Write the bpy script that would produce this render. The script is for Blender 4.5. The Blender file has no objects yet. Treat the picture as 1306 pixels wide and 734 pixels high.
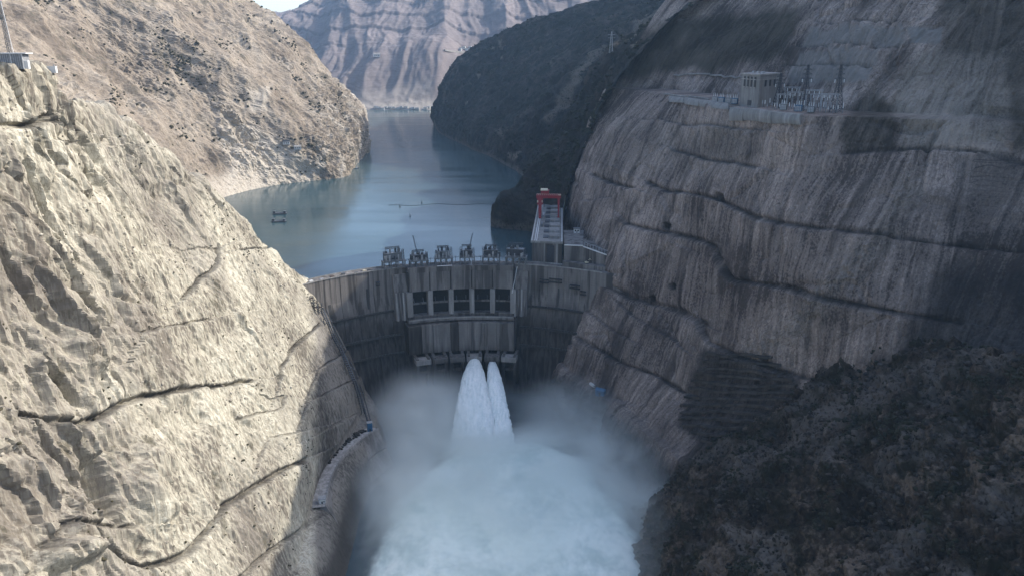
import bpy, math, random
import numpy as np
R = math.radians
rnd = random.Random(7)
scene = bpy.context.scene

# ------------------------------------------------------------------ camera
W0, H0, F0 = 1306.0, 734.0, 1000.0           # photograph size and focal length in its pixels
PITCH = math.atan(0.307)
CAMZ = 268.0                                  # metres above the reservoir surface (z = 0)
cam_d = bpy.data.cameras.new('camera'); cam = bpy.data.objects.new('camera', cam_d)
scene.collection.objects.link(cam); scene.camera = cam
cam.location = (0, 0, CAMZ); cam.rotation_euler = (math.pi / 2 - PITCH, 0, 0)
cam_d.sensor_width = 36.0; cam_d.lens = 36.0 * F0 / W0
cam_d.clip_start = 1.0; cam_d.clip_end = 30000.0

# ------------------------------------------------------------------ world, sun, exposure
SUN_AZ, SUN_EL = R(70.0), R(36.0)             # azimuth from +Y (upstream) towards +X
wd = bpy.data.worlds.new('World'); scene.world = wd; wd.use_nodes = True
wn = wd.node_tree; wn.nodes.clear()
sky = wn.nodes.new('ShaderNodeTexSky'); sky.sky_type = 'NISHITA'; sky.sun_disc = False
sky.sun_elevation = SUN_EL; sky.sun_rotation = SUN_AZ; sky.altitude = 900
sky.air_density = 0.9; sky.dust_density = 4.0; sky.ozone_density = 0.6
bg = wn.nodes.new('ShaderNodeBackground'); bg.inputs['Strength'].default_value = 0.15
wo = wn.nodes.new('ShaderNodeOutputWorld')
wn.links.new(sky.outputs[0], bg.inputs['Color']); wn.links.new(bg.outputs[0], wo.inputs['Surface'])
sd = bpy.data.lights.new('sun', 'SUN'); sd.energy = 2.7; sd.angle = R(0.5); sd.color = (1.0, 0.945, 0.87)
so = bpy.data.objects.new('sun', sd); scene.collection.objects.link(so)
so.rotation_euler = (R(90) - SUN_EL, 0, math.pi - SUN_AZ)
scene.view_settings.view_transform = 'Standard'; scene.view_settings.look = 'None'
scene.view_settings.exposure = 1.3; scene.view_settings.gamma = 1.0
scene.render.engine = 'CYCLES'
cy = scene.cycles
cy.use_denoising = True
try: cy.denoiser = 'OPENIMAGEDENOISE'
except Exception: pass
cy.max_bounces = 8; cy.diffuse_bounces = 3; cy.glossy_bounces = 2; cy.transmission_bounces = 2
cy.volume_bounces = 6; cy.volume_step_rate = 1.0; cy.volume_max_steps = 192
cy.caustics_reflective = False; cy.caustics_refractive = False
cy.sample_clamp_indirect = 4.0

# ------------------------------------------------------------------ pixel <-> world
CP, SP = math.cos(PITCH), math.sin(PITCH)
def ray(x, y):
    a = (x - W0 / 2) / F0; b = (H0 / 2 - y) / F0
    return a, CP + b * SP, -SP + b * CP
def atz(x, y, z):                              # the point of height z seen at a pixel
    a, dy, dz = ray(x, y); t = (z - CAMZ) / dz
    return (a * t, dy * t, z)
def aty(x, y, Y):                              # the point at distance Y seen at a pixel
    a, dy, dz = ray(x, y); t = Y / dy
    return (a * t, Y, CAMZ + dz * t)
def proj(P):
    X, Y, Z = P[..., 0], P[..., 1], P[..., 2] - CAMZ
    d = np.maximum(Y * CP - Z * SP, 1.0)
    return W0 / 2 + F0 * X / d, H0 / 2 - F0 * (Y * SP + Z * CP) / d, d

# ------------------------------------------------------------------ numpy noise
_rs = np.random.RandomState(11)
_perm = np.concatenate([_rs.permutation(256)] * 3)
_g = _rs.normal(size=(256, 3)); _g /= np.linalg.norm(_g, axis=1)[:, None]
_g = _g.astype(np.float32)
def pn(P):
    P = np.asarray(P, dtype=np.float32)
    f = np.floor(P); i = f.astype(np.int64) & 255; p = P - f
    w = p * p * p * (p * (p * 6 - 15) + 10)
    out = 0
    for dx in (0, 1):
        wx = w[..., 0] if dx else 1 - w[..., 0]
        for dy in (0, 1):
            wy = w[..., 1] if dy else 1 - w[..., 1]
            for dz in (0, 1):
                wz = w[..., 2] if dz else 1 - w[..., 2]
                h = _perm[_perm[_perm[(i[..., 0] + dx) & 255] + ((i[..., 1] + dy) & 255)] + ((i[..., 2] + dz) & 255)]
                g = _g[h]
                dot = g[..., 0] * (p[..., 0] - dx) + g[..., 1] * (p[..., 1] - dy) + g[..., 2] * (p[..., 2] - dz)
                out = out + dot * wx * wy * wz
    return out * 1.6
def fbm(P, freq, octv=4, gain=0.5, lac=2.03, ridged=False, off=0.0):
    P = np.asarray(P, dtype=np.float32) * np.asarray(freq, dtype=np.float32) + off
    s = 0; a = 1.0; tot = 0
    for o in range(octv):
        n = pn(P + 17.3 * o)
        if ridged: n = 1 - 2 * np.abs(n)
        s = s + a * n; tot += a; a *= gain; P = P * lac
    return s / tot
_ro = _rs.uniform(-1, 1, size=(1024, 5)).astype(np.float32)
def facets(U, V, su, sv, seed=0):              # broken rock: tilted flat cells; returns height and distance to the cell border
    a = (U / su).astype(np.float32); b = (V / sv).astype(np.float32)
    ia = np.floor(a).astype(np.int64); ib = np.floor(b).astype(np.int64)
    f1 = np.full(a.shape, -9.0, np.float32); f2 = f1.copy()
    for di in (-1, 0, 1):
        for dj in (-1, 0, 1):
            k = ((ia + di) * 7919 + (ib + dj) * 104729 + seed * 31337) & 1023
            k = (_perm[k & 255] + 256 * ((k >> 8) ^ (_perm[(k * 7 + 3) & 255] & 3))) & 1023
            r = _ro[k]
            da = a - (ia + di + .5 + .45 * r[..., 0]); db = b - (ib + dj + .5 + .45 * r[..., 1])
            d = .3 * r[..., 2] + r[..., 3] * da + .6 * r[..., 4] * db - .55 * (da * da + db * db)
            m = d > f1
            f2 = np.where(m, f1, np.maximum(f2, d)); f1 = np.where(m, d, f1)
    return f1, f1 - f2
def plates(U, V, su, sv, seed=0, groove=.16): # angular plates parted by grooves
    a = (U / su).astype(np.float32); b = (V / sv).astype(np.float32)
    ia = np.floor(a).astype(np.int64); ib = np.floor(b).astype(np.int64)
    f1 = np.full(a.shape, 9.0, np.float32); f2 = f1.copy(); h = np.zeros_like(f1)
    for di in (-1, 0, 1):
        for dj in (-1, 0, 1):
            k = ((ia + di) * 7919 + (ib + dj) * 104729 + seed * 31337) & 1023
            k = (_perm[k & 255] + 256 * ((k >> 8) ^ (_perm[(k * 7 + 3) & 255] & 3))) & 1023
            r = _ro[k]
            da = a - (ia + di + .5 + .45 * r[..., 0]); db = b - (ib + dj + .5 + .45 * r[..., 1])
            d = np.hypot(da, db); m = d < f1
            f2 = np.where(m, f1, np.minimum(f2, d)); f1 = np.where(m, d, f1)
            h = np.where(m, .3 * r[..., 2] + 1.1 * r[..., 3] * da + .5 * r[..., 4] * db, h)
    s = np.clip((f2 - f1) / groove, 0, 1)
    return h * s - .35 * (1 - s)
def sstep(a, b, x):
    t = np.clip((x - a) / (b - a), 0, 1); return t * t * (3 - 2 * t)

# ------------------------------------------------------------------ lofted terrain
def pchip(t, V, tt):
    t = np.asarray(t, float); V = np.asarray(V, float)
    h = np.diff(t); d = np.diff(V, axis=0) / h.reshape((-1,) + (1,) * (V.ndim - 1))
    m = np.zeros_like(V); m[0] = d[0]; m[-1] = d[-1]
    a, b = d[:-1], d[1:]
    with np.errstate(divide='ignore', invalid='ignore'):
        hm = 2 * a * b / (a + b)
    m[1:-1] = np.where(a * b > 0, hm, 0.0)
    k = np.clip(np.searchsorted(t, tt, side='right') - 1, 0, len(t) - 2)
    s = (tt - t[k]) / h[k]; sh = (-1,) + (1,) * (V.ndim - 1)
    s = s.reshape(sh); hk = h[k].reshape(sh)
    return ((1 + 2 * s) * (1 - s) ** 2 * V[k] + s * (1 - s) ** 2 * hk * m[k]
            + s * s * (3 - 2 * s) * V[k + 1] + s * s * (s - 1) * hk * m[k + 1])
def lin(t, V, tt):
    k = np.clip(np.searchsorted(t, tt, side='right') - 1, 0, len(t) - 2)
    s = ((tt - t[k]) / (t[k + 1] - t[k])).reshape((-1,) + (1,) * (V.ndim - 1))
    return V[k] * (1 - s) + V[k + 1] * s
def spread(t, n, w):                           # n samples over t, denser where weight w (per knot) is large
    fine = np.linspace(t[0], t[-1], 4000); ww = np.interp(fine, t, w)
    c = np.concatenate([[0], np.cumsum((ww[1:] + ww[:-1]) / 2)]); c /= c[-1]
    return np.interp(np.linspace(0, 1, n), c, fine)
def loft(net, nu, nv, wu=None, wv=None, sharp=0.55):
    net = np.asarray(net, float)               # [station][level][xyz]
    S, M, _ = net.shape
    tu = np.concatenate([[0], np.cumsum(np.linalg.norm(np.diff(net, axis=0), axis=2).mean(1))])
    tv = np.concatenate([[0], np.cumsum(np.linalg.norm(np.diff(net, axis=1), axis=2).mean(0))])
    uu = spread(tu, nu, np.ones(S) if wu is None else np.asarray(wu, float))
    vv = spread(tv, nv, np.ones(M) if wv is None else np.asarray(wv, float))
    A = pchip(tu, net, uu)
    A = np.swapaxes(A, 0, 1)
    B = sharp * lin(tv, A, vv) + (1 - sharp) * pchip(tv, A, vv)
    return np.swapaxes(B, 0, 1)                # [nu][nv][3]
def normals(G, flip=False):
    du = np.gradient(G, axis=0); dv = np.gradient(G, axis=1)
    n = np.cross(du, dv); n /= np.maximum(np.linalg.norm(n, axis=2), 1e-6)[..., None]
    return -n if flip else n
def seg_dist(px, py, poly):                    # distance and signed side (positive = below the line) to a pixel polyline
    best = np.full(px.shape, 1e9); side = np.zeros(px.shape)
    for (x0, y0), (x1, y1) in zip(poly[:-1], poly[1:]):
        dx, dy = x1 - x0, y1 - y0; L = dx * dx + dy * dy
        t = np.clip(((px - x0) * dx + (py - y0) * dy) / L, 0, 1)
        ex, ey = px - x0 - t * dx, py - y0 - t * dy
        d = np.hypot(ex, ey); m = d < best
        c = np.sign(dx * (py - y0) - dy * (px - x0)) * (1 if dx >= 0 else -1)
        best = np.where(m, d, best); side = np.where(m, c, side)
    return best, side
def in_poly(px, py, poly, soft):
    ins = np.zeros(px.shape, bool); n = len(poly)
    for i in range(n):
        x0, y0 = poly[i]; x1, y1 = poly[(i + 1) % n]
        c = ((y0 > py) != (y1 > py)) & (px < (x1 - x0) * (py - y0) / ((y1 - y0) or 1e-9) + x0)
        ins ^= c
    d, _ = seg_dist(px, py, list(poly) + [poly[0]])
    sd_ = np.where(ins, d, -d)
    return sstep(-soft, soft, sd_)
def grid_mesh(name, G, mat, attrs=None, flip=False, smooth=True):
    nu, nv, _ = G.shape
    me = bpy.data.meshes.new(name)
    idx = np.arange(nu * nv).reshape(nu, nv)
    q = np.stack([idx[:-1, :-1], idx[1:, :-1], idx[1:, 1:], idx[:-1, 1:]], -1).reshape(-1, 4)
    if flip: q = q[:, ::-1]
    me.vertices.add(nu * nv); me.vertices.foreach_set('co', G.reshape(-1).astype(np.float32))
    me.loops.add(q.size); me.loops.foreach_set('vertex_index', np.ascontiguousarray(q).reshape(-1).astype(np.int32))
    me.polygons.add(len(q)); me.polygons.foreach_set('loop_start', np.arange(0, q.size, 4, dtype=np.int32))
    me.polygons.foreach_set('use_smooth', np.full(len(q), smooth, dtype=bool))
    for k, v in (attrs or {}).items():
        at = me.attributes.new(k, 'FLOAT', 'POINT'); at.data.foreach_set('value', v.reshape(-1).astype(np.float32))
    me.update(calc_edges=True); me.validate()
    if mat: me.materials.append(mat)
    o = bpy.data.objects.new(name, me); scene.collection.objects.link(o)
    return o
def tag(o, label=None, cat=None, group=None, kind=None):
    if label: o['label'] = label
    if cat: o['category'] = cat
    if group: o['group'] = group
    if kind: o['kind'] = kind
    return o

# ------------------------------------------------------------------ mesh builder
class MB:
    def __init__(s): s.v = []; s.f = []
    def hexa(s, p):                            # 8 points: bottom ring 0-3, top ring 4-7
        b = len(s.v); s.v += [tuple(q) for q in p]
        s.f += [tuple(b + i for i in f) for f in ((3, 2, 1, 0), (4, 5, 6, 7), (0, 1, 5, 4), (1, 2, 6, 5), (2, 3, 7, 6), (3, 0, 4, 7))]
        return s
    def box(s, x0, x1, y0, y1, z0, z1):
        return s.hexa([(x0, y0, z0), (x1, y0, z0), (x1, y1, z0), (x0, y1, z0), (x0, y0, z1), (x1, y0, z1), (x1, y1, z1), (x0, y1, z1)])
    def bar(s, a, b, r, n=4, r2=None):         # tube or prism from a to b
        a = np.array(a, float); b = np.array(b, float); d = b - a; L = np.linalg.norm(d)
        if L < 1e-6: return s
        d /= L; up = np.array([0, 0, 1.0]) if abs(d[2]) < 0.95 else np.array([1.0, 0, 0])
        e = np.cross(d, up); e /= np.linalg.norm(e); g = np.cross(d, e); k = len(s.v)
        r2 = r if r2 is None else r2
        for c, rr in ((a, r), (b, r2)):
            for i in range(n):
                t = 2 * math.pi * (i + .5) / n; s.v.append(tuple(c + rr * (math.cos(t) * e + math.sin(t) * g)))
        s.f += [(k + i, k + n + i, k + n + (i + 1) % n, k + (i + 1) % n) for i in range(n)]
        s.f += [tuple(k + i for i in range(n)), tuple(k + n + i for i in reversed(range(n)))]
        return s
    def path(s, pts, r, n=6):
        for a, b in zip(pts[:-1], pts[1:]): s.bar(a, b, r, n)
        return s
    def lattice(s, a, b, w0, w1, n, r):        # four-chord lattice mast from a to b
        a = np.array(a, float); b = np.array(b, float); d = b - a; L = np.linalg.norm(d); d = d / L
        up = np.array([0, 0, 1.0]) if abs(d[2]) < 0.9 else np.array([0, 1.0, 0])
        e = np.cross(d, up); e /= np.linalg.norm(e); g = np.cross(d, e)
        rings = []
        for i in range(n + 1):
            t = i / n; w = (w0 + (w1 - w0) * t) / 2; c = a + (b - a) * t
            rings.append([c + w * (sx * e + sy * g) for sx, sy in ((-1, -1), (1, -1), (1, 1), (-1, 1))])
        for i in range(n):
            for k in range(4):
                s.bar(rings[i][k], rings[i + 1][k], r)
                s.bar(rings[i][k], rings[i + 1][(k + 1) % 4], r * .7)
                s.bar(rings[i + 1][k], rings[i + 1][(k + 1) % 4], r * .7)
        return s
    def build(s, name, mat, parent=None, world=False, smooth=False):
        off = np.array(parent_world(parent)) if (parent is not None and world) else np.zeros(3)
        me = bpy.data.meshes.new(name)
        me.from_pydata([tuple(np.array(p) - off) for p in s.v], [], s.f)
        me.update()
        if smooth:
            for p in me.polygons: p.use_smooth = True
        if mat: me.materials.append(mat)
        o = bpy.data.objects.new(name, me); scene.collection.objects.link(o)
        if parent is not None: o.parent = parent
        return o
def parent_world(o):
    p = np.zeros(3)
    while o is not None:
        p = p + np.array(o.location); o = o.parent
    return p
def thing(name, label, cat, loc=(0, 0, 0), rz=0.0, group=None):
    o = bpy.data.objects.new(name, None); scene.collection.objects.link(o)
    o.location = loc; o.rotation_euler = (0, 0, rz); o.empty_display_size = 2
    return tag(o, label, cat, group)
def copy_tree(o, parent=None):
    c = o.copy(); scene.collection.objects.link(c)
    if parent is not None: c.parent = parent
    for ch in list(o.children): copy_tree(ch, c)
    return c

# ------------------------------------------------------------------ materials
class NT:
    def __init__(s, name):
        s.m = bpy.data.materials.new(name); s.m.use_nodes = True; s.t = s.m.node_tree; s.t.nodes.clear()
        s.out = s.t.nodes.new('ShaderNodeOutputMaterial')
    def n(s, kind, **kw):
        nd = s.t.nodes.new('ShaderNode' + kind)
        for k, v in kw.items(): setattr(nd, k, v)
        return nd
    def l(s, a, b): s.t.links.new(a, b); return b
    def val(s, sock, v):
        if hasattr(v, 'node'): s.l(v, sock)
        else: sock.default_value = v
    def math(s, op, a, b=None, c=None, clamp=False):
        nd = s.n('Math', operation=op); nd.use_clamp = clamp; s.val(nd.inputs[0], a)
        if b is not None: s.val(nd.inputs[1], b)
        if c is not None: s.val(nd.inputs[2], c)
        return nd.outputs[0]
    def mix(s, f, a, b, mode='MIX'):
        nd = s.n('Mix', data_type='RGBA', blend_type=mode); s.val(nd.inputs[0], f)
        for sock, v in ((nd.inputs[6], a), (nd.inputs[7], b)):
            if isinstance(v, tuple): sock.default_value = (*v[:3], 1)
            else: s.l(v, sock)
        return nd.outputs[2]
    def pos(s): return s.n('NewGeometry').outputs['Position']
    def mapped(s, scale, rot=(0, 0, 0), obj=False):
        mp = s.n('Mapping'); mp.inputs['Scale'].default_value = scale; mp.inputs['Rotation'].default_value = rot
        s.l(s.n('TexCoord').outputs['Object'] if obj else s.pos(), mp.inputs['Vector']); return mp.outputs[0]
    def noise(s, vec, scale=1.0, det=4.0, rough=0.55, dist=0.0):
        nd = s.n('TexNoise'); s.l(vec, nd.inputs['Vector']); nd.inputs['Scale'].default_value = scale
        nd.inputs['Detail'].default_value = det; nd.inputs['Roughness'].default_value = rough; nd.inputs['Distortion'].default_value = dist
        return nd.outputs[0]
    def ramp(s, f, lo, hi, a=0.0, b=1.0):
        nd = s.n('MapRange', interpolation_type='SMOOTHSTEP'); s.val(nd.inputs[0], f)
        for i, v in zip((1, 2, 3, 4), (lo, hi, a, b)): nd.inputs[i].default_value = v
        return nd.outputs[0]
    def attr(s, name): nd = s.n('Attribute'); nd.attribute_name = name; return nd.outputs['Fac']
    def surf(s, col, rough=0.9, bump=None, bstr=0.4, bdist=1.0, spec=0.25, metal=0.0):
        b = s.n('BsdfPrincipled')
        if isinstance(col, tuple): b.inputs['Base Color'].default_value = (*col[:3], 1)
        else: s.l(col, b.inputs['Base Color'])
        s.val(b.inputs['Roughness'], rough); s.val(b.inputs['Metallic'], metal); b.inputs['Specular IOR Level'].default_value = spec
        if bump is not None:
            bn = s.n('Bump'); bn.inputs['Strength'].default_value = bstr; bn.inputs['Distance'].default_value = bdist
            s.l(bump, bn.inputs['Height']); s.l(bn.outputs[0], b.inputs['Normal'])
        s.l(b.outputs[0], s.out.inputs['Surface']); return b
# ================================================================== terrain materials
def rock_mat(name, c_dark, c_mid, c_light, streak=(0.22, 0.22, 0.022), sscale=1.0, bstr=0.5, bdist=1.2, extra=None, blotch=0.012, fsc=(0.35, 0.35, 0.2), downslope=False):
    t = NT(name)
    def vec(sc):                                # streaks run down the face of a wall, along its own fall line
        if not downslope: return t.mapped(sc)
        sx = t.n('SeparateXYZ'); t.l(t.pos(), sx.inputs[0]); cb = t.n('CombineXYZ')
        t.l(t.math('MULTIPLY', t.attr('along'), sc[0]), cb.inputs[0]); t.l(t.math('MULTIPLY', sx.outputs[2], sc[2]), cb.inputs[2]); return cb.outputs[0]
    big = t.noise(t.mapped((blotch, blotch, blotch)), 1, 5, 0.6)
    st = t.noise(vec(streak), sscale, 5, 0.62, 0.12 if downslope else 0.6)
    fine = t.noise(t.mapped(fsc), 1, 6, 0.68)
    vor = t.n('TexVoronoi', feature='DISTANCE_TO_EDGE'); t.l(vec((0.06, 0.06, 0.035)) if downslope else t.mapped((0.07, 0.07, 0.05)), vor.inputs['Vector'])
    f = t.math('ADD', t.math('MULTIPLY', st, .55), t.math('MULTIPLY', fine, .45))
    f = t.math('ADD', f, t.math('MULTIPLY', t.math('SUBTRACT', big, 0.5), 0.7))
    col = t.mix(t.ramp(f, 0.38, 0.50), c_dark, c_mid)
    col = t.mix(t.ramp(f, 0.50, 0.64), col, c_light)
    if downslope:                               # seepage stains and pale washed strips hanging down the face
        sn = t.noise(vec((0.045, 0, 0.007)), 1, 5, .65, .3); sp = t.noise(vec((0.075, 0, 0.010)), 1.3, 4, .6, .2); bl = t.noise(vec((.018, 0, .022)), 1, 5, .6, .4)
        col = t.mix(t.math('MULTIPLY', t.ramp(sn, .52, .66), .72), col, tuple(.62 * c for c in c_dark))
        col = t.mix(t.math('MULTIPLY', t.ramp(sp, .58, .70), .55), col, tuple(1.15 * c for c in c_light))
        col = t.mix(t.math('MULTIPLY', t.ramp(bl, .52, .64), .45), col, c_dark)
    crack = t.ramp(vor.outputs['Distance'], 0.0, 0.035 if downslope else 0.06, 1.0, 0.0)
    crack = t.math('MULTIPLY', crack, t.ramp(big, 0.44, 0.58))
    col = t.mix(t.math('MULTIPLY', crack, 0.7 if downslope else .35), col, tuple(0.45 * c for c in c_dark))
    if extra: col = extra(t, col, f, big, fine)
    h = t.math('ADD', t.math('MULTIPLY', fine, 0.55), t.math('MULTIPLY', st, 1.1))
    h = t.math('SUBTRACT', h, t.math('MULTIPLY', crack, 0.25))
    t.surf(col, 0.92, h, bstr, bdist, 0.15)
    return t.m

def left_extra(t, col, f, big, fine):
    # grey weathered natural rock and scrub soil, dirt and painted-in shadow along the cut tracks
    col = t.mix(t.math('MULTIPLY', t.attr('grey'), t.ramp(fine, 0.35, 0.62)), col, (0.19, 0.168, 0.142))
    col = t.mix(t.math('MULTIPLY', t.attr('smooth_cut'), 0.92), col, t.mix(t.ramp(f, .38, .62), (0.060, 0.054, 0.048), (0.185, 0.17, 0.15)))
    col = t.mix(t.math('MULTIPLY', t.attr('wet'), .85), col, (.045, .041, .036))
    scrub = t.math('MULTIPLY', t.ramp(t.noise(t.mapped((0.05, 0.05, 0.035)), 1, 6, 0.7), 0.56, 0.70), t.attr('scrub'))
    col = t.mix(t.math('MULTIPLY', scrub, 0.8), col, (0.085, 0.075, 0.05))
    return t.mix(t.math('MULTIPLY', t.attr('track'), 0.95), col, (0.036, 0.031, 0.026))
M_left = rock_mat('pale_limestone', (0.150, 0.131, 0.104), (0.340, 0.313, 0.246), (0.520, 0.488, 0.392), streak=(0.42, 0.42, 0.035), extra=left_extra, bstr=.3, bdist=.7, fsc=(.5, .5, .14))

def right_extra(t, col, f, big, fine):
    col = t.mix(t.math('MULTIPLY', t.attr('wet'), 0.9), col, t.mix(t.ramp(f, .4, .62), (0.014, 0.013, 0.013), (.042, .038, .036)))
    col = t.mix(t.math('MULTIPLY', t.attr('tan'), t.ramp(fine, 0.3, 0.55)), col, t.mix(t.ramp(f, .4, .6), (.105, .090, .074), (0.20, 0.176, 0.145)))
    col = t.mix(t.math('MULTIPLY', t.attr('veg'), t.ramp(fine, 0.26, 0.42)), col, t.mix(t.ramp(f, .4, .6), (0.022, 0.018, 0.012), (0.055, 0.046, 0.034)))
    col = t.mix(t.math('MULTIPLY', t.attr('concrete'), 0.85), col, (0.165, 0.156, 0.145))
    return t.mix(t.math('MULTIPLY', t.attr('track'), 0.8), col, (0.012, 0.011, 0.011))  # shade of the bench notches and portals painted in near-black
M_right = rock_mat('grey_brown_cliff', (0.060, 0.047, 0.041), (0.182, 0.147, 0.127), (0.335, 0.275, 0.237),
                   streak=(0.24, 0.24, 0.012), bstr=0.4, bdist=0.8, fsc=(.65, .65, .45), downslope=True, extra=right_extra)

def hill_extra(t, col, f, big, fine):
    sc = t.noise(t.mapped((0.03, 0.03, 0.03)), 1, 7, 0.72)
    col = t.mix(t.math('MULTIPLY', t.ramp(sc, 0.53, 0.62), 0.6), col, (0.10, 0.088, 0.064))
    return t.mix(t.math('MULTIPLY', t.attr('bare'), t.ramp(fine, 0.3, 0.5)), col, (0.43, 0.385, 0.32))
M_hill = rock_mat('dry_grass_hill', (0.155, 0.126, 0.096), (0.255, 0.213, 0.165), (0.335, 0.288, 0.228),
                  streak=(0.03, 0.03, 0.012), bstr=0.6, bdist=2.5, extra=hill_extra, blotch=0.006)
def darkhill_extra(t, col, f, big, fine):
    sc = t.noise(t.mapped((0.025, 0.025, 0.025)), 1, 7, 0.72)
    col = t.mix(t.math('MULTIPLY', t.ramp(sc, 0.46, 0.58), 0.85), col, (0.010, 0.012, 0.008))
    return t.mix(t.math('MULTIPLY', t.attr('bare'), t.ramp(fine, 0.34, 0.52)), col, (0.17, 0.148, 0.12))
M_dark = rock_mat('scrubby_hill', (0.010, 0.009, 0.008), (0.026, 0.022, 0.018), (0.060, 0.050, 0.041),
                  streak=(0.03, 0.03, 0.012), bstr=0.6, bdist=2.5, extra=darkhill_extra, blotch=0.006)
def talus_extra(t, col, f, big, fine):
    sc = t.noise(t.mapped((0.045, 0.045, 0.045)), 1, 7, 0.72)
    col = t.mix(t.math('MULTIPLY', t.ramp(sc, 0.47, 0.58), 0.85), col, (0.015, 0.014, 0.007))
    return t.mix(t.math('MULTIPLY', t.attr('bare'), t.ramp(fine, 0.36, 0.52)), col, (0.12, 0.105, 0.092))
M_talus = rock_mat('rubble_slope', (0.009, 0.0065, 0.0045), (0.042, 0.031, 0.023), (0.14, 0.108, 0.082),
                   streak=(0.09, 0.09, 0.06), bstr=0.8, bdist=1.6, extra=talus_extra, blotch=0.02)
def far_extra(t, col, f, big, fine):
    sx = t.n('SeparateXYZ'); t.l(t.pos(), sx.inputs[0])
    zz = t.math('ADD', sx.outputs[2], t.math('MULTIPLY', t.math('SUBTRACT', big, 0.5), 120.0))
    w = t.n('TexNoise'); w.noise_dimensions = '1D'; t.l(t.math('MULTIPLY', zz, 0.03), w.inputs['W']); w.inputs['Detail'].default_value = 3
    col = t.mix(t.math('MULTIPLY', t.ramp(w.outputs[0], 0.5, 0.62), .5), col, (0.135, 0.110, 0.108))
    return t.mix(t.math('MULTIPLY', t.attr('bare'), 0.8), col, (0.40, 0.36, 0.31))
M_far = rock_mat('banded_mountain', (0.142, 0.122, 0.120), (0.180, 0.154, 0.150), (0.215, 0.184, 0.178),
                 streak=(0.008, 0.008, 0.002), bstr=0.5, bdist=8.0, extra=far_extra, blotch=0.0022)

def fall(G, ref):                               # arc length along the wall's plan line: constant down the fall line
    c = np.asarray(ref, float)[:, :2]; t_ = np.concatenate([[0], np.cumsum(np.linalg.norm(np.diff(c, axis=0), axis=1))])
    c = pchip(t_, c, np.linspace(0, t_[-1], 40)); L = np.concatenate([[0], np.cumsum(np.linalg.norm(np.diff(c, axis=0), axis=1))])
    best = np.full(G.shape[:2], 1e18); out = np.zeros(G.shape[:2])
    for i in range(39):
        d = c[i + 1] - c[i]; l2 = d @ d; q = G[..., :2] - c[i]; t_ = np.clip((q @ d) / l2, 0, 1)
        e = ((q - t_[..., None] * d) ** 2).sum(-1); m = e < best
        best = np.where(m, e, best); out = np.where(m, L[i] + t_ * math.sqrt(l2), out)
    return out + 2.0 * fbm(G, .03, 3, off=77)

# ================================================================== left cliff (sunlit excavated gorge wall)
prof = {
 120: [(-140,-150),(-157,-101),(-162,-99),(-182,-50),(-202,25),(-238,130),(-266,240),(-290,335),(-350,365),(-560,380)],
 220: [(-138,-150),(-154,-101),(-159,-99),(-180,-50),(-201,18),(-233,112),(-258,215),(-279,305),(-335,325),(-520,325)],
 330: [(-134,-150),(-152,-101),(-157,-99),(-178,-50),(-200, 8),(-229, 98),(-250,188),(-268,278),(-318,285),(-480,275)],
 430: [(-130,-150),(-150,-101),(-156,-99),(-176,-50),(-199, 3),(-230, 90),(-252,176),(-269,258),(-312,252),(-450,225)],
 534: [(-128,-150),(-154,-100),(-163,-98),(-175,-52),(-200, 0),(-232, 78),(-262,160),(-284,231),(-318,222),(-440,180)],
 620: [(-131,-150),(-159,-100),(-171,-98),(-173,-55),(-197,-5),(-226, 64),(-256,130),(-279,188),(-312,178),(-420,130)],
 720: [(-127,-150),(-141,-100),(-157,-98),(-167,-60),(-190,-15),(-216, 38),(-244, 86),(-265,125),(-295,113),(-400,40)],
 790: [(-139,-150),(-154,-108),(-161,-104),(-173,-70),(-190,-35),(-212,  4),(-232, 37),(-247, 65),(-272, 55),(-360,-10)],
 838: [(-152,-150),(-172,-112),(-176,-106),(-185,-76),(-196,-48),(-209,-20),(-219,  0),(-229, 21),(-256, 21),(-340,-30)],
 885: [(-185,-150),(-200,-112),(-204,-106),(-212,-76),(-224,-50),(-236,-28),(-247, -6),(-258, 14),(-284,  8),(-360,-50)],
 960: [(-280,-150),(-290,-112),(-294,-106),(-302,-80),(-310,-62),(-320,-50),(-330,-40),(-340,-32),(-360,-30),(-420,-60)],
}
net = [[(x, Y, z) for x, z in p] for Y, p in sorted(prof.items())]
G = loft(net, 640, 470, wu=[.35,.8,1,1,1,.9,.9,.9,.8,.4,.2], wv=[.5,.9,1,1,1,1,1,.9,.3,.15])
N = normals(G); px, py, dep = proj(G)
if N[300, 200, 0] < 0: N = -N
mpp = dep / F0
Zg = G[..., 2]
s1 = sstep(300, 420, px) * sstep(330, 420, py)              # dressed abutment excavation
nat = 1 - 0.72 * s1
sheared = np.stack([G[..., 0], G[..., 1] + 0.35 * Zg, Zg], -1)   # gullies lean downstream
wy = G[..., 1] + 0.30 * Zg + 9 * fbm(G, 0.02, 3, off=40) + 2.0 * fbm(G, .12, 2, off=3); wz = Zg + 14 * fbm(G, 0.015, 3, off=50) + 2.5 * fbm(G, .1, 2, off=13)
h1, c1 = facets(wy, wz, 46, 92, 1)
rug = nat * (.28 + .72 * np.maximum(sstep(330, 180, py), sstep(230, 90, px)))
disp = (6 + 9 * rug) * nat * h1 + rug * (7.5 * plates(wy, wz, 21, 56, 2) + 3.4 * plates(wy, wz, 8.5, 27, 3, .2)) + (.25 + .5 * nat) * 1.1 * plates(wy, wz, 4.5, 17, 4, .22)
disp += (.3 + .7 * nat) * (1.8 * fbm(sheared, (0.07, 0.10, 0.010), 4, .55, ridged=True, off=61) + .4 * fbm(sheared, (0.22, 0.30, 0.022), 3, .6, ridged=True, off=62))
disp += nat * (5.0 * fbm(sheared, (0.012, 0.020, 0.007), 4, 0.55, ridged=True) - 1.5)
disp += 0.35 * fbm(G, (0.3, 0.35, 0.08), 3, 0.55, ridged=True, off=5)
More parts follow.
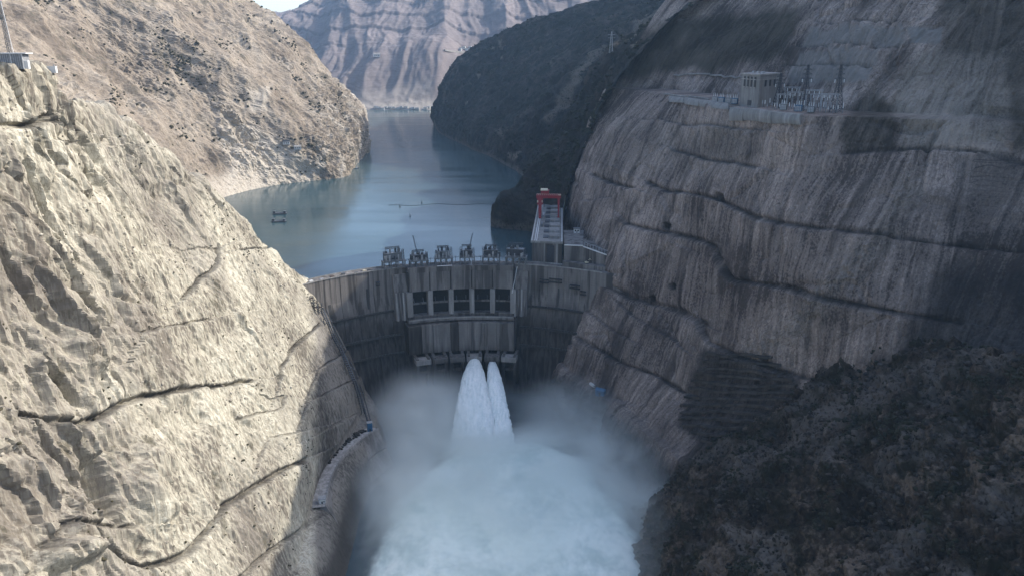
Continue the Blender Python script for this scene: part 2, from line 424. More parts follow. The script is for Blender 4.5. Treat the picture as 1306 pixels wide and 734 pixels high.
disp += s1 * 1.2 * (np.floor(3 * fbm(np.stack([G[..., 1], G[..., 1] * 0, Zg], -1), (0.03, 1, 0.02), 2, off=13)) / 3)
bn = 0.5 * fbm(G, 0.045, 4, .55, off=12)
for (cx, cy_, rx, ry, ang, dp) in [(16, 372, 12, 66, -30, 13), (48, 388, 10, 52, -30, 10), (52, 262, 9, 66, -26, 10), (66, 500, 12, 40, -40, 11), (118, 630, 24, 46, -18, 18), (52, 590, 10, 56, -38, 9),
                                   (178, 505, 12, 20, -20, 6), (222, 535, 24, 26, -10, 7), (110, 230, 9, 30, -25, 6),
                                   (165, 200, 10, 34, -30, 5), (205, 255, 10, 20, -30, 5), (330, 560, 20, 22, 0, 3), (160, 690, 28, 12, 25, 7), (285, 420, 26, 14, 15, 3),
                                   (60, 715, 40, 18, -15, -10), (190, 620, 30, 60, -15, -9), (95, 440, 26, 44, -30, -8), (25, 290, 12, 50, -24, -6)]:
    c, s_ = math.cos(R(ang)), math.sin(R(ang))
    a = ((px - cx) * c + (py - cy_) * s_) / rx + bn; b = (-(px - cx) * s_ + (py - cy_) * c) / ry + bn
    if dp > 0:                                  # a face turned towards the valley mouth, steep where the next rib starts
        disp = disp - dp * .85 * np.clip((a + 1) / 2, 0, 1) * sstep(1.2, .85, a) * np.clip(1.15 - b * b, 0, 1)
    else: disp = disp - dp * sstep(1.2, .5, np.hypot(a, b))
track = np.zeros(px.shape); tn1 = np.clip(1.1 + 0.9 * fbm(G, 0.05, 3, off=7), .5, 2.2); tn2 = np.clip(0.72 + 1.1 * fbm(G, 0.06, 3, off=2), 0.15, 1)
for poly, w, dp, dark in [
    ([(0, 157), (28, 160), (46, 157), (60, 148)], 2.6, 3.2, 1), ([(56, 152), (80, 160), (102, 166)], 2.2, 2.4, .8),
    ([(0, 530), (40, 536), (92, 544), (118, 533), (150, 515), (182, 506), (212, 501), (262, 494), (322, 485)], 2.6, 3.4, .9),
    ([(60, 673), (110, 673), (168, 671)], 2.4, 2.5, .8), ([(0, 760), (28, 716), (60, 673)], 2.0, 1.5, .7),
    ([(96, 683), (140, 708), (180, 722), (212, 716), (236, 705), (262, 676), (282, 645), (318, 622), (352, 603), (388, 585)], 3.0, 3.0, .75),
    ([(290, 745), (345, 700), (412, 655)], 2.4, 2.0, .55), ([(352, 492), (358, 468), (378, 440), (408, 412)], 2.2, 2.4, .8),
    ([(352, 490), (360, 505), (358, 520), (300, 535)], 1.4, 1.5, .5), ([(380, 545), (392, 505), (402, 480)], 1.2, 1.4, .4),
    ([(228, 382), (268, 342), (276, 318), (268, 296)], 2.0, 2.6, .8), ([(300, 322), (318, 320), (346, 314)], 1.6, 2.0, .7),
    ([(170, 425), (215, 417), (262, 408)], 1.4, 1.6, .5), ([(85, 182), (110, 184)], 1.5, 1.6, .7), ([(325, 590), (340, 560), (390, 548)], 1.2, 1.2, .4),
    ([(405, 470), (430, 455), (447, 442)], 1.2, 1.4, .6), ([(408, 505), (440, 488), (455, 482)], 1.2, 1.4, .6), ([(418, 545), (440, 533), (458, 526)], 1.0, 1.2, .5),
    ([(455, 625), (480, 600), (492, 585)], 1.3, 1.6, .6)]:
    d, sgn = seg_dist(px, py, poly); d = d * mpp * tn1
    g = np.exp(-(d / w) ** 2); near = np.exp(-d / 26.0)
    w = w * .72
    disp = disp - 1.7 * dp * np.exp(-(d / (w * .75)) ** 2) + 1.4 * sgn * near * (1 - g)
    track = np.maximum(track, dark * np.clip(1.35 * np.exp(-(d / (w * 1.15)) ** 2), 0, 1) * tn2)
terr = sstep(-88, -95, Zg) * sstep(500, 540, G[..., 1]) * sstep(800, 760, G[..., 1])
disp = disp * (1 - 0.85 * terr) * sstep(870, 800, G[..., 1])
topfade = sstep(1.0, 0.86, np.linspace(0, 1, 470))[None, :]
Gl = G + N * (disp * (0.25 + 0.75 * topfade))[..., None]
Gl[..., 2] += topfade * 1.5 * fbm(G, 0.05, 3, off=8)
grey = sstep(-0.12, 0.30, fbm(G, (0.011, 0.011, 0.008), 5, .6, off=70)) * (1 - s1) * 0.85
grey = np.maximum(grey, sstep(0.90, 0.97, np.linspace(0, 1, 470))[None, :] * np.ones_like(px))
cut = sstep(392, 408, px + 8 * fbm(G, .03, 3)) * sstep(380, 400, py)
wetl = sstep(-108, -122, Zg + 8 * fbm(G, .05, 3))
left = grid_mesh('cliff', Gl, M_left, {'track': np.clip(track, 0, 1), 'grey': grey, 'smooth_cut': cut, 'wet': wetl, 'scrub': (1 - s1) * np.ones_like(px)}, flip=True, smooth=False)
tag(left, 'sunlit pale limestone gorge wall cut by dark winding construction tracks', 'cliff', kind='structure')

# ================================================================== right cliff (shaded, benched)
rz_ = [-150, -97, -95, -60, 5, 75, 125, 165, 212, 213, 262, 320, 420, 520, 600]
st = [
 [(70,1180),(72,1180),(73,1180),(74,1180),(76,1175),(84,1172),(97,1170),(112,1168),(136,1166),(150,1170),(172,1174),(208,1180),(290,1195),(390,1205),(520,1205)],
 [(60,1050),(64,1050),(66,1050),(72,1048),(82,1045),(98,1042),(116,1042),(136,1042),(184,1040),(214,1070),(240,1082),(285,1100),(370,1120),(470,1140),(600,1150)],
 [(48,950),(60,950),(64,950),(72,948),(88,945),(112,943),(134,942),(158,942),(194,950),(236,992),(264,1008),(312,1028),(395,1062),(492,1082),(625,1100)],
 [(38,870),(58,868),(65,870),(76,870),(103,878),(135,880),(158,877),(184,878),(206,880),(252,926),(280,944),(326,966),(408,1000),(500,1030),(632,1050)],
 [(84,785),(108,765),(114,768),(110,812),(136,828),(160,822),(176,820),(196,832),(213,833),(260,876),(290,896),(336,920),(418,956),(508,988),(640,1010)],
 [(104,728),(126,716),(133,719),(138,770),(160,790),(184,765),(196,760),(210,785),(221,785),(268,826),(298,846),(344,870),(426,906),(516,938),(650,960)],
 [(145,650),(153,650),(160,654),(178,704),(216,662),(232,642),(240,652),(246,680),(246,686),(288,726),(318,748),(360,776),(440,816),(530,856),(662,880)],
 [(188,560),(195,575),(203,582),(212,592),(258,594),(280,580),(294,604),(314,632),(334,656),(352,674),(386,702),(428,732),(502,772),(588,816),(716,840)],
 [(228,450),(240,470),(246,475),(256,490),(296,524),(328,546),(351,570),(374,590),(398,610),(406,617),(438,645),(474,670),(538,702),(610,742),(738,770)],
 [(262,300),(276,310),(281,315),(300,330),(345,360),(390,392),(420,412),(446,432),(466,450),(475,459),(510,490),(552,520),(622,570),(700,606),(820,640)],
 [(262,120),(276,120),(281,122),(300,125),(345,130),(390,140),(420,150),(446,160),(466,170),(475,175),(510,190),(552,205),(622,230),(700,250),(820,270)],
]
push = [0, 4, 6, 8, 10, 10, 8, 2, 0, 0, 0]                 # the switchyard platform is cut deeper here
net = [[(p[0] + (k if z > 212.5 else 0), p[1] + (k if z > 212.5 else 0), z) for p, z in zip(row, rz_)] for row, k in zip(st, push)]
G = loft(net, 560, 560, wu=[.5,.7,.9,1,1,1,1,1,1,.8,.2], wv=[.6,.9,1,1,1,1,1,1,1.2,1,.9,.8,.5,.25,.15], sharp=0.95)
N = normals(G)
if N[300, 200, 0] > 0: N = -N
px, py, dep = proj(G); mpp = dep / F0; Zg = G[..., 2]
low = sstep(-90, -120, Zg)
upper = sstep(222, 262, Zg)
rough = np.clip(0.28 + low + 0.3 * upper + 0.8 * sstep(1060, 1150, px) * sstep(240, 120, py), 0, 1)
disp = rough * (6.0 * fbm(G, (0.022, 0.022, 0.008), 5, 0.55, ridged=True) - 1.5)
disp += 1.6 * fbm(G, (0.06, 0.06, 0.018), 4, 0.55, off=4)
disp += 0.7 * fbm(G, (0.25, 0.25, 0.03), 4, 0.6, ridged=True, off=6)
along = .8 * G[..., 1] - 0.6 * G[..., 0] + 6 * fbm(G, .03, 3, off=3); wz = Zg + 10 * fbm(G, .02, 3, off=8)
h1, c1 = facets(along, wz, 48, 60, 5); h2, c2 = facets(along, wz, 15, 46, 6); h3, c3 = facets(along, wz, 4.5, 22, 7)
disp += (.5 + rough) * (9.0 * plates(along, wz, 60, 70, 15, .1) * .6 + 6.0 * h1 + 2.2 * plates(along, wz, 15, 46, 6) + 1.2 * plates(along, wz, 5, 26, 7, .25) - .9 * np.exp(-c2 / .06) - 1.4 * np.exp(-c1 / .04))
dike = 1 * np.exp(-(seg_dist(px, py, [(960, 455), (1010, 420), (1060, 370), (1115, 310), (1160, 240)])[0] * mpp / 12) ** 2)
disp += dike * 4.0 * fbm(G, (0.12, 0.12, 0.08), 4, 0.6, ridged=True, off=55)
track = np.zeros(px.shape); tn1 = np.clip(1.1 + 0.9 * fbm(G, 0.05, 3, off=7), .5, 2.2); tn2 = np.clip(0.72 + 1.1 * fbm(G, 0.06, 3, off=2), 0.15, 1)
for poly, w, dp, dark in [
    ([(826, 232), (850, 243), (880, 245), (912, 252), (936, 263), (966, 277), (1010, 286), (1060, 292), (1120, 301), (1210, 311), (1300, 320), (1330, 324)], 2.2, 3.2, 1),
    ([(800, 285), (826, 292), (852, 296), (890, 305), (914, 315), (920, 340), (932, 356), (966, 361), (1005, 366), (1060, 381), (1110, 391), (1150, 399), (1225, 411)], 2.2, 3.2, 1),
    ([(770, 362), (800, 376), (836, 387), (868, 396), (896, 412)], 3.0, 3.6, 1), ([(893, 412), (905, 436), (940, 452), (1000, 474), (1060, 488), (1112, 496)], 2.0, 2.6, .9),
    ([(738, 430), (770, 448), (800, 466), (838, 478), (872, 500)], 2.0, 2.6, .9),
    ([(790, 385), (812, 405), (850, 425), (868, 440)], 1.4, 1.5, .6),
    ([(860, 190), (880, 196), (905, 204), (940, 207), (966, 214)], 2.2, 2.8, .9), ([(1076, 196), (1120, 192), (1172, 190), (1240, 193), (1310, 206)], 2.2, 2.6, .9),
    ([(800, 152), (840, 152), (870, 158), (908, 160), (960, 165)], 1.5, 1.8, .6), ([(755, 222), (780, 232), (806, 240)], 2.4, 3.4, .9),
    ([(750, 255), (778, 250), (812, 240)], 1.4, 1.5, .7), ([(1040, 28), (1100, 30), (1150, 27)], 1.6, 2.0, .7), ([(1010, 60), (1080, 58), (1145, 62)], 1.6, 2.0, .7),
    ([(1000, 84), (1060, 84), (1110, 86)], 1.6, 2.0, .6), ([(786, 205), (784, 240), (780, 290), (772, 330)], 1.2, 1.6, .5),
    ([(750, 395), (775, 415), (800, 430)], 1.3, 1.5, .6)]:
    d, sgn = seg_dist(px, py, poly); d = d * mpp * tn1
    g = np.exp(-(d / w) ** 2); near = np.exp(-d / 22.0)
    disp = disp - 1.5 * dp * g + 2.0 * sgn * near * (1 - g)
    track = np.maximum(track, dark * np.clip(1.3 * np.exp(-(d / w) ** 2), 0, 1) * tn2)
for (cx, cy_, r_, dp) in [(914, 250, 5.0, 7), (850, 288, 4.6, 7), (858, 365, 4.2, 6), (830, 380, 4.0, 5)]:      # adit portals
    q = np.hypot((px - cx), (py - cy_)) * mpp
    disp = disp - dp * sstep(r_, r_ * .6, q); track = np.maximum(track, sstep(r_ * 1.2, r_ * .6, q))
plat = np.exp(-((Zg - 212.5) / 3.0) ** 2)
disp = disp * (1 - 0.85 * plat) * sstep(1190, 1140, G[..., 1])
Gr = G + N * disp[..., None]
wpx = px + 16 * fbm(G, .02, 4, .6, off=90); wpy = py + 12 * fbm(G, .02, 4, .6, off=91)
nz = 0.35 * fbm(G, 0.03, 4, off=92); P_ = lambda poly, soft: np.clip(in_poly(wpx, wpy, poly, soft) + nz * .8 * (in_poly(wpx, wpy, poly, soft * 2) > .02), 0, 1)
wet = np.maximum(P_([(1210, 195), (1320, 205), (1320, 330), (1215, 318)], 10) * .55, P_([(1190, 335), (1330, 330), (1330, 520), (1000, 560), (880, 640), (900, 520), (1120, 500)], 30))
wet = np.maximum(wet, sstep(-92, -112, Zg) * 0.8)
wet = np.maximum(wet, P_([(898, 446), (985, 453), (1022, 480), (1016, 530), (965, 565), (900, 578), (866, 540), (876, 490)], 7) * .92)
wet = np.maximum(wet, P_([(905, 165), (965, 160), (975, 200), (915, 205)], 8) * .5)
tan = np.maximum(P_([(1140, 110), (1190, 60), (1300, 60), (1285, 190), (1150, 185)], 12) * .8, P_([(770, 150), (930, 150), (940, 215), (760, 225)], 25) * .25)
tan = np.maximum(tan, dike * .45)
veg = np.maximum(P_([(1075, 150), (1110, 120), (1145, 140), (1138, 192), (1078, 192)], 7), P_([(1195, -40), (1330, -40), (1330, 58), (1205, 72)], 12))
veg = .75 * veg
veg = np.maximum(veg, P_([(1285, 70), (1330, 60), (1330, 200), (1290, 190)], 10) * .8)
veg = np.maximum(veg, P_([(740, 90), (850, 30), (1020, 10), (1005, 70), (925, 92), (860, 92), (800, 105)], 10))
conc = np.maximum(P_([(1035, 36), (1150, 34), (1150, 58), (1020, 58)], 3), P_([(1018, 66), (1120, 64), (1100, 110), (1002, 108)], 3)) * .8
conc = np.maximum(conc, np.maximum(P_([(1088, 88), (1108, 86), (1100, 108), (1085, 110)], 1.5), P_([(1155, 37), (1205, 36), (1200, 55), (1157, 57)], 1.5)))
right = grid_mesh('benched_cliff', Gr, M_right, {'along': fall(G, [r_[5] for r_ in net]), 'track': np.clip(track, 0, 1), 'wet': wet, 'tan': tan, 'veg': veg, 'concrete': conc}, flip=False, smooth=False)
tag(right, 'shaded grey gorge wall cut into benches below the switchyard', 'cliff', kind='structure')

# ================================================================== rubble slope in the right foreground
prof = {
 660: [(120,-152),(148,-125),(172,-104),(205,-86),(245,-60),(310,0)],
 600: [(114,-152),(134,-117),(158,-92),(195,-66),(240,-22),(295,34)],
 530: [(104,-152),(129,-106),(164,-72),(210,-32),(260,12),(318,60)],
 450: [(95,-152),(125,-96),(165,-56),(206,-16),(256,28),(318,82)],
 350: [(90,-152),(128,-92),(174,-46),(220,3),(270,48),(330,104)],
 200: [(88,-152),(130,-90),(178,-42),(226,8),(276,54),(340,112)],
}
net = [[(x, Y, z) for x, z in p] for Y, p in sorted(prof.items())]
G = loft(net, 380, 300, wu=[.3, 1, 1, 1, 1, .7], wv=[.7, 1, 1, 1, 1, .6], sharp=.3)
N = normals(G)
if N[200, 150, 2] < 0: N = -N
px, py, dep = proj(G); px = px + 14 * fbm(G, .03, 4, .6, off=60); py = py + 14 * fbm(G, .03, 4, .6, off=61)
disp = 15 * fbm(G, (0.016, 0.016, 0.02), 5, .55, ridged=True, off=2) + 4.5 * fbm(G, 0.05, 5, .6, off=7) + 1.6 * fbm(G, 0.2, 4, .6, ridged=True, off=1)
h1, c1 = facets(G[..., 1] + 4 * fbm(G, .05, 3), G[..., 0] + 4 * fbm(G, .05, 3, off=3), 11, 13, 8); h2, _ = facets(G[..., 1], G[..., 0], 4, 4.5, 9); disp += 6 * h1 + 4.5 * plates(G[..., 1] + 4 * fbm(G, .05, 3), G[..., 0] + 4 * fbm(G, .05, 3, off=3), 9, 8, 8) + 2 * plates(G[..., 1], G[..., 0], 4, 3.5, 9, .25)
Gt = G + N * disp[..., None]
nz = fbm(G, 0.03, 4, off=44)
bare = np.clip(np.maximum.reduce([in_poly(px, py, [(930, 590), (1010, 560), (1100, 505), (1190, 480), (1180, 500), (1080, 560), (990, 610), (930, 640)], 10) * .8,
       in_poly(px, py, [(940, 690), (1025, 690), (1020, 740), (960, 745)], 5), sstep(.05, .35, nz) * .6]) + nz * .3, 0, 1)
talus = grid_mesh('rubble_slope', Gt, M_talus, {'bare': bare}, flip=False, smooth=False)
tag(talus, 'dark rubble and scrub slope at the foot of the shaded cliff', 'slope', kind='structure')

# ================================================================== hill on the left bank, upstream
prof = {
 860: [(-290,-40),(-330,25),(-400,90),(-470,150),(-560,225),(-700,330),(-900,470),(-1400,700)],
 1150: [(-480,-40),(-522,30),(-585,100),(-655,170),(-745,250),(-880,355),(-1080,490),(-1500,700)],
 1350: [(-535,-40),(-572,30),(-632,100),(-702,170),(-792,258),(-930,370),(-1100,490),(-1500,720)],
 1500: [(-488,-40),(-560,36),(-622,102),(-692,172),(-782,258),(-900,362),(-1050,480),(-1400,700)],
 1600: [(-438,-40),(-503,36),(-570,105),(-640,175),(-730,258),(-850,360),(-1000,470),(-1400,680)],
 1700: [(-342,-40),(-388,42),(-440,102),(-510,170),(-610,250),(-740,342),(-900,450),(-1300,650)],
 1850: [(-358,-40),(-394,42),(-440,107),(-500,175),(-590,252),(-720,340),(-880,445),(-1300,640)],
 2100: [(-384,-40),(-402,42),(-445,116),(-490,190),(-548,262),(-678,368),(-820,465),(-1200,650)],
 2400: [(-440,-40),(-470,40),(-520,108),(-580,176),(-660,246),(-780,320),(-950,420),(-1300,540)],
 3200: [(-560,-40),(-620,40),(-700,100),(-800,160),(-920,220),(-1050,280),(-1200,340),(-1500,420)],
 3800: [(-700,-40),(-780,20),(-900,60),(-1000,100),(-1150,140),(-1250,180),(-1400,220),(-1700,260)],
}
net = [[(x, Y, z) for x, z in p] for Y, p in sorted(prof.items())]
G = loft(net, 620, 340, wu=[.35,.7,1,1.2,1.3,1.3,1.1,1,.5,.15,.1], wv=[.7,1.3,1.2,1.2,1,.8,.5,.2], sharp=.25)
N = normals(G)
if N[200, 150, 2] < 0: N = -N
px, py, dep = proj(G); Zg = G[..., 2]
A = sstep(-20, 60, Zg)
sk = np.stack([G[..., 0] + .3 * G[..., 1], G[..., 1], Zg], -1)
head = sstep(370, 420, px) * sstep(90, 130, py)
disp = A * (34 * fbm(sk, (0.0030, 0.0060, 0.003), 4, .5, ridged=True, off=1) - 10) + A * 9 * fbm(G, (0.012, 0.016, 0.010), 5, .55, ridged=True, off=4)
disp += (1 + 2.4 * head) * 2.6 * fbm(G, (0.05, 0.05, 0.025), 4, .6, ridged=True, off=8) + 1.0 * fbm(G, 0.15, 3, .6, off=3)
crag = sstep(.12, .3, fbm(G, 0.006, 3, off=61)); disp += crag * 7 * fbm(G, (0.03, 0.03, 0.05), 4, .6, ridged=True, off=18)
along = G[..., 1] + 8 * fbm(G, .02, 3, off=3); up_ = Zg * 1.2 - .2 * G[..., 0] + 8 * fbm(G, .02, 3, off=9)
h1, c1 = facets(along, up_, 34, 40, 11); h2, c2 = facets(along, up_, 12, 16, 12)
cm = np.clip(.25 + crag + head + .8 * sstep(.1, .3, fbm(G, .004, 3, off=66)), 0, 1.3)
disp += A * cm * (10 * h1 + 6 * plates(along, up_, 14, 20, 12) + 3 * plates(along, up_, 6, 8, 13, .25))
disp *= sstep(-40, 5, Zg) * .85 + .15
Gh = G + N * disp[..., None]
bare = np.clip(sstep(42, 10, Zg + 14 * fbm(G, 0.02, 3, off=5)) * sstep(440, 330, px) * .8 + in_poly(px, py, [(270, 175), (320, 165), (400, 215), (390, 235), (300, 250)], 14) * 1.1
               + in_poly(px, py, [(312, 122), (340, 118), (338, 145), (318, 148)], 6) * .8 + head * sstep(.05, .35, fbm(G, (.03, .03, .01), 3, off=19)) * .9
               + crag * .35 + .35 * fbm(G, 0.02, 3, off=77) * sstep(60, 30, Zg), 0, 1)
lhill = grid_mesh('brown_hill', Gh, M_hill, {'bare': bare}, flip=True, smooth=False)
tag(lhill, 'sunlit brown hill of dry grass running down to the reservoir headland', 'hill', kind='structure')

# ================================================================== hills on the right bank, upstream
prof = {  # outermost points are an unseen high ridge, raised to shade the slopes below
 1120: [(62,-40),(72,20),(88,70),(104,120),(130,190),(168,250),(240,320),(520,460),(900,700),(1500,950)],
 1165: [(20,-40),(40,20),(66,66),(92,114),(122,176),(168,245),(240,318),(520,460),(900,720),(1500,1000)],
 1205: [(-42,-40),(-22,14),(20,60),(55,100),(102,160),(154,232),(240,312),(520,455),(900,740),(1500,1050)],
 1300: [(-14,-40),(6,20),(42,66),(78,116),(124,172),(176,240),(256,312),(520,440),(950,760),(1600,1100)],
 1450: [(14,-40),(45,30),(86,92),(127,152),(168,226),(196,264),(296,310),(560,440),(1000,780),(1600,1150)],
 1600: [(12,-40),(60,30),(120,88),(180,138),(250,196),(335,256),(460,330),(720,450),(1100,780),(1700,1150)],
 1900: [(-34,-40),(-5,40),(32,100),(82,160),(144,214),(226,276),(360,350),(720,480),(900,820),(1500,1150)],
 2200: [(-128,-40),(-100,50),(-64,114),(-14,174),(54,234),(144,292),(284,356),(620,460),(900,850),(1500,1180)],
 2700: [(-258,-40),(-240,60),(-221,120),(-174,195),(-100,256),(-28,306),(124,352),(373,418),(900,1080),(1500,1450)],
 3170: [(-298,-40),(-280,50),(-262,110),(-220,170),(-150,230),(-60,282),(100,330),(420,400),(900,1080),(1500,1450)],
 3600: [(-220,-40),(-170,30),(-120,80),(-50,130),(30,180),(130,230),(320,280),(640,330),(900,900),(1500,1200)],
}
net = [[(x, Y, z) for x, z in p] for Y, p in sorted(prof.items())]
G = loft(net, 520, 380, wu=[1.2,1.5,1.5,1.4,1.2,1,.8,.7,.6,.5,.2], wv=[.7,1.2,1.2,1.2,1.1,1,.9,.6,.2,.1], sharp=.25)
N = normals(G)
if N[200, 150, 2] < 0: N = -N
px, py, dep = proj(G); Zg = G[..., 2]
disp = sstep(-20, 60, Zg) * (44 * fbm(np.stack([G[..., 0] * .35, G[..., 1] + .35 * G[..., 0], Zg * .5], -1), .0042, 4, .5, ridged=True, off=31) - 12) + sstep(-20, 40, Zg) * 7 * fbm(G, (0.014, 0.016, 0.010), 5, .55, ridged=True, off=14)
along = G[..., 1] + 14 * fbm(G, .01, 3, off=3); up_ = Zg + .3 * G[..., 0] + 12 * fbm(G, .01, 3, off=9)
disp += sstep(-10, 50, Zg) * (16 * facets(along, up_, 110, 90, 21)[0] + 9 * plates(along, up_, 46, 40, 22) + 4 * plates(along, up_, 18, 18, 23, .2))
disp += 2.4 * fbm(G, (0.05, 0.05, 0.03), 4, .6, ridged=True, off=9) + 1.2 * fbm(G, 0.15, 3, .6, off=23)
disp -= 13 * sstep(0, 60, Zg)
disp *= (sstep(-40, 5, Zg) * .85 + .15) * (0.35 + .65 * sstep(1120, 1200, G[..., 1]))
Gd = G + N * disp[..., None]
d1, _ = seg_dist(px, py, [(700, 150), (722, 128), (742, 100), (760, 76), (785, 62), (815, 35), (850, 18)])
bare = np.clip(.6 * sstep(7, 1, d1 + 9 * fbm(G, 0.02, 4, off=3)) + .8 * sstep(.3, .5, fbm(G, (.015, .015, .02), 4, off=91)) * sstep(-5, 4, Zg), 0, 1)
bare = np.maximum(bare, sstep(12, 2, Zg + 8 * fbm(G, .03, 2, off=6)) * .5)
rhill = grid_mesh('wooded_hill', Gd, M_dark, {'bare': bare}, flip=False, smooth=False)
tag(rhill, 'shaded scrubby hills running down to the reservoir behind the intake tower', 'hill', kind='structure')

# ================================================================== far mountain
xs = [-3600, -2600, -2000, -1650, -1300, -900, -600, -300, 0, 400, 1000, 1800, 2800]
top = [360, 390, 410, 430, 620, 860, 980, 1060, 1120, 1200, 1200, 1150, 1000]
net = []
for X, tp in zip(xs, top):
    k = tp / 1000.0; b0 = 3520 + 120 * math.exp(-((X + 480) / 200.0) ** 2) * -0.4 + (0 if X > -1000 else 200)
    net.append([(X, b0, -45), (X, b0 + 140, 18), (X, b0 + 420, 60 + 60 * k), (X, b0 + 760, 110 + 190 * k), (X, b0 + 1120, 150 + 340 * k),
                (X, b0 + 1600, 160 + 520 * k), (X, b0 + 2300, 120 + 780 * k), (X, b0 + 3200, 60 + 940 * k), (X, b0 + 4200, 300 * k)])
G = loft(net, 620, 300, wu=[.1,.3,.6,1,1,1,1,1,1,.7,.3,.15,.1], wv=[.8,1.2,1.2,1.1,1,.8,.4,.2,.1], sharp=.2)
N = normals(G)
if N[200, 150, 2] < 0: N = -N
px, py, dep = proj(G); Zg = G[..., 2]
A = sstep(0, 90, Zg)
warp = 120 * fbm(G, .0015, 3, off=2)
q = np.stack([G[..., 0] + warp, G[..., 1] * .18, Zg * .2], -1)
disp = A * (58 * fbm(q, .0026, 3, .5, ridged=True, off=5) + 22 * fbm(q, .009, 4, .5, ridged=True, off=9)) + 6 * fbm(G, .02, 4, .6, ridged=True, off=3)
disp += 11 * (np.round(Zg / 90 + .6 * fbm(G, .002, 2, off=3)) - Zg / 90) * sstep(150, 300, Zg)      # cliff bands
bump = 120 * np.exp(-((G[..., 0] + 430) / 240) ** 2 - ((G[..., 1] - 3960) / 190) ** 2)
Gf = G.copy(); Gf += N * disp[..., None] * np.array([.6, 1, 1]); Gf[..., 2] += bump
bare = np.clip(sstep(26, 8, Zg + 8 * fbm(G, .01, 3)) * sstep(-900, -300, G[..., 0]) * .9 + in_poly(px, py, [(440, 128), (552, 120), (556, 140), (440, 141)], 5) * .5, 0, 1)
far = grid_mesh('far_mountain', Gf, M_far, {'bare': bare}, flip=False)
tag(far, 'hazy pinkish mountain with gullies and cliff bands beyond the reservoir', 'mountain', kind='structure')
# ================================================================== dam geometry constants
DX, DY, DR = -35.0, 652.0, 255.0               # centre and crest downstream radius of the arch
def cyl(th, r, z): return (DX + r * math.cos(R(th)), DY + r * math.sin(R(th)), z)
CREST = 20.0

# ================================================================== reservoir
t = NT('reservoir_water')
w1 = t.noise(t.mapped((0.05, 0.09, 0.05)), 1, 4, .6); w2 = t.noise(t.mapped((0.35, 0.5, 0.35)), 1, 3, .6)
h = t.math('ADD', t.math('MULTIPLY', w1, 1.0), t.math('MULTIPLY', w2, 0.25))
patch = t.noise(t.mapped((0.0022, 0.0035, 0.002)), 1, 3, .5, .5)
calm = t.noise(t.mapped((0.003, 0.02, 0.002)), 1, 4, .6)
b = t.surf(t.mix(t.ramp(patch, .35, .65), (0.030, 0.058, 0.066), (0.044, 0.076, 0.084)), t.ramp(calm, .35, .65, .12, .20), h, 0.10, 0.6, 0.5)
b.inputs['IOR'].default_value = 1.33
M_water = t.m
ring = [cyl(th, DR + 10, 0)[:2] for th in np.linspace(52, 146, 48)]
poly = [(400, 860)] + ring + [(-420, 850), (-1900, 850), (-3500, 2200), (-3500, 4300), (2400, 4300), (2400, 860)]
me = bpy.data.meshes.new('reservoir')
me.from_pydata([(x, y, 0.0) for x, y in poly], [], [tuple(range(len(poly)))]); me.update(); me.materials.append(M_water)
lake = bpy.data.objects.new('reservoir', me); scene.collection.objects.link(lake)
tag(lake, 'blue-green reservoir water held back behind the arch dam', 'water', kind='structure')

# river bed under the gorge and out to the edges of the valley
t = NT('river_bed'); t.surf(t.mix(t.noise(t.mapped((.02, .02, .02))), (.05, .045, .04), (.11, .10, .09)), .9); M_bed = t.m
me = bpy.data.meshes.new('ground')
me.from_pydata([(-6000, -600, -152), (6000, -600, -152), (6000, 9000, -152), (-6000, 9000, -152)], [], [(0, 1, 2, 3)]); me.materials.append(M_bed)
gr = bpy.data.objects.new('ground', me); scene.collection.objects.link(gr); tag(gr, 'stony river bed under the gorge and valley floor', 'ground', kind='structure')

# ================================================================== plunge pool: churning white water
POOL = -138.0
nx, ny = 330, 460
X, Y = np.meshgrid(np.linspace(-190, 190, nx), np.linspace(180, 905, ny), indexing='ij')
P = np.stack([X, Y, X * 0], -1)
cx = -3 + 0 * Y
halfw = np.interp(Y, [180, 300, 420, 534, 620, 690, 740, 790], [142, 138, 132, 124, 114, 92, 62, 24])
edge = (np.abs(X - cx) - halfw) + 16 * fbm(P, .02, 4, .6, off=4)
foam = sstep(16, -40, edge) * sstep(770, 715, Y + 14 * fbm(P, .03, 3, off=2))
boil = np.exp(-((X + 14) / 62) ** 2 - ((Y - 690) / 60) ** 2)
h = foam * (2.5 + 6 * np.abs(fbm(P, .022, 4, .55, off=9)) + 1.6 * fbm(P, .08, 4, .55, off=1)) + 6 * boil * (1 + .6 * fbm(P, .05, 4, .6, off=3))
h += foam * 6 * sstep(300, 700, Y) * np.exp(-(edge / 60) ** 2 * 0) * .5
h += .5 * fbm(P, .08, 3, off=12)
Gp = np.stack([X, Y, POOL + h], -1)
t = NT('white_water')
n1 = t.noise(t.mapped((.03, .022, .03)), 1, 7, .68, .4); n2 = t.noise(t.mapped((.16, .13, .16)), 1, 6, .7)
ff = t.math('ADD', t.math('MULTIPLY', t.attr('foam'), 1.5), t.math('SUBTRACT', t.math('MULTIPLY', n1, .9), .7))
ff = t.ramp(ff, .15, .75)
n3 = t.noise(t.mapped((.012, .009, .012)), 1, 6, .7, 1.2)
lace = t.math('ADD', t.math('MULTIPLY', n1, .45), t.math('ADD', t.math('MULTIPLY', n2, .25), t.math('MULTIPLY', n3, .3)))
white = t.mix(t.ramp(lace, .40, .58), (.50, .61, .58), (.86, .92, .865))
t.surf(t.mix(ff, (.025, .045, .052), white), t.ramp(ff, 0, 1, .12, .7), t.math('ADD', n1, n2), .3, 1.0, .3)
M_foam = t.m
pool = grid_mesh('river', Gp, M_foam, {'foam': foam}, flip=False)
tag(pool, 'churning white river water in the plunge pool below the dam', 'water', kind='structure')

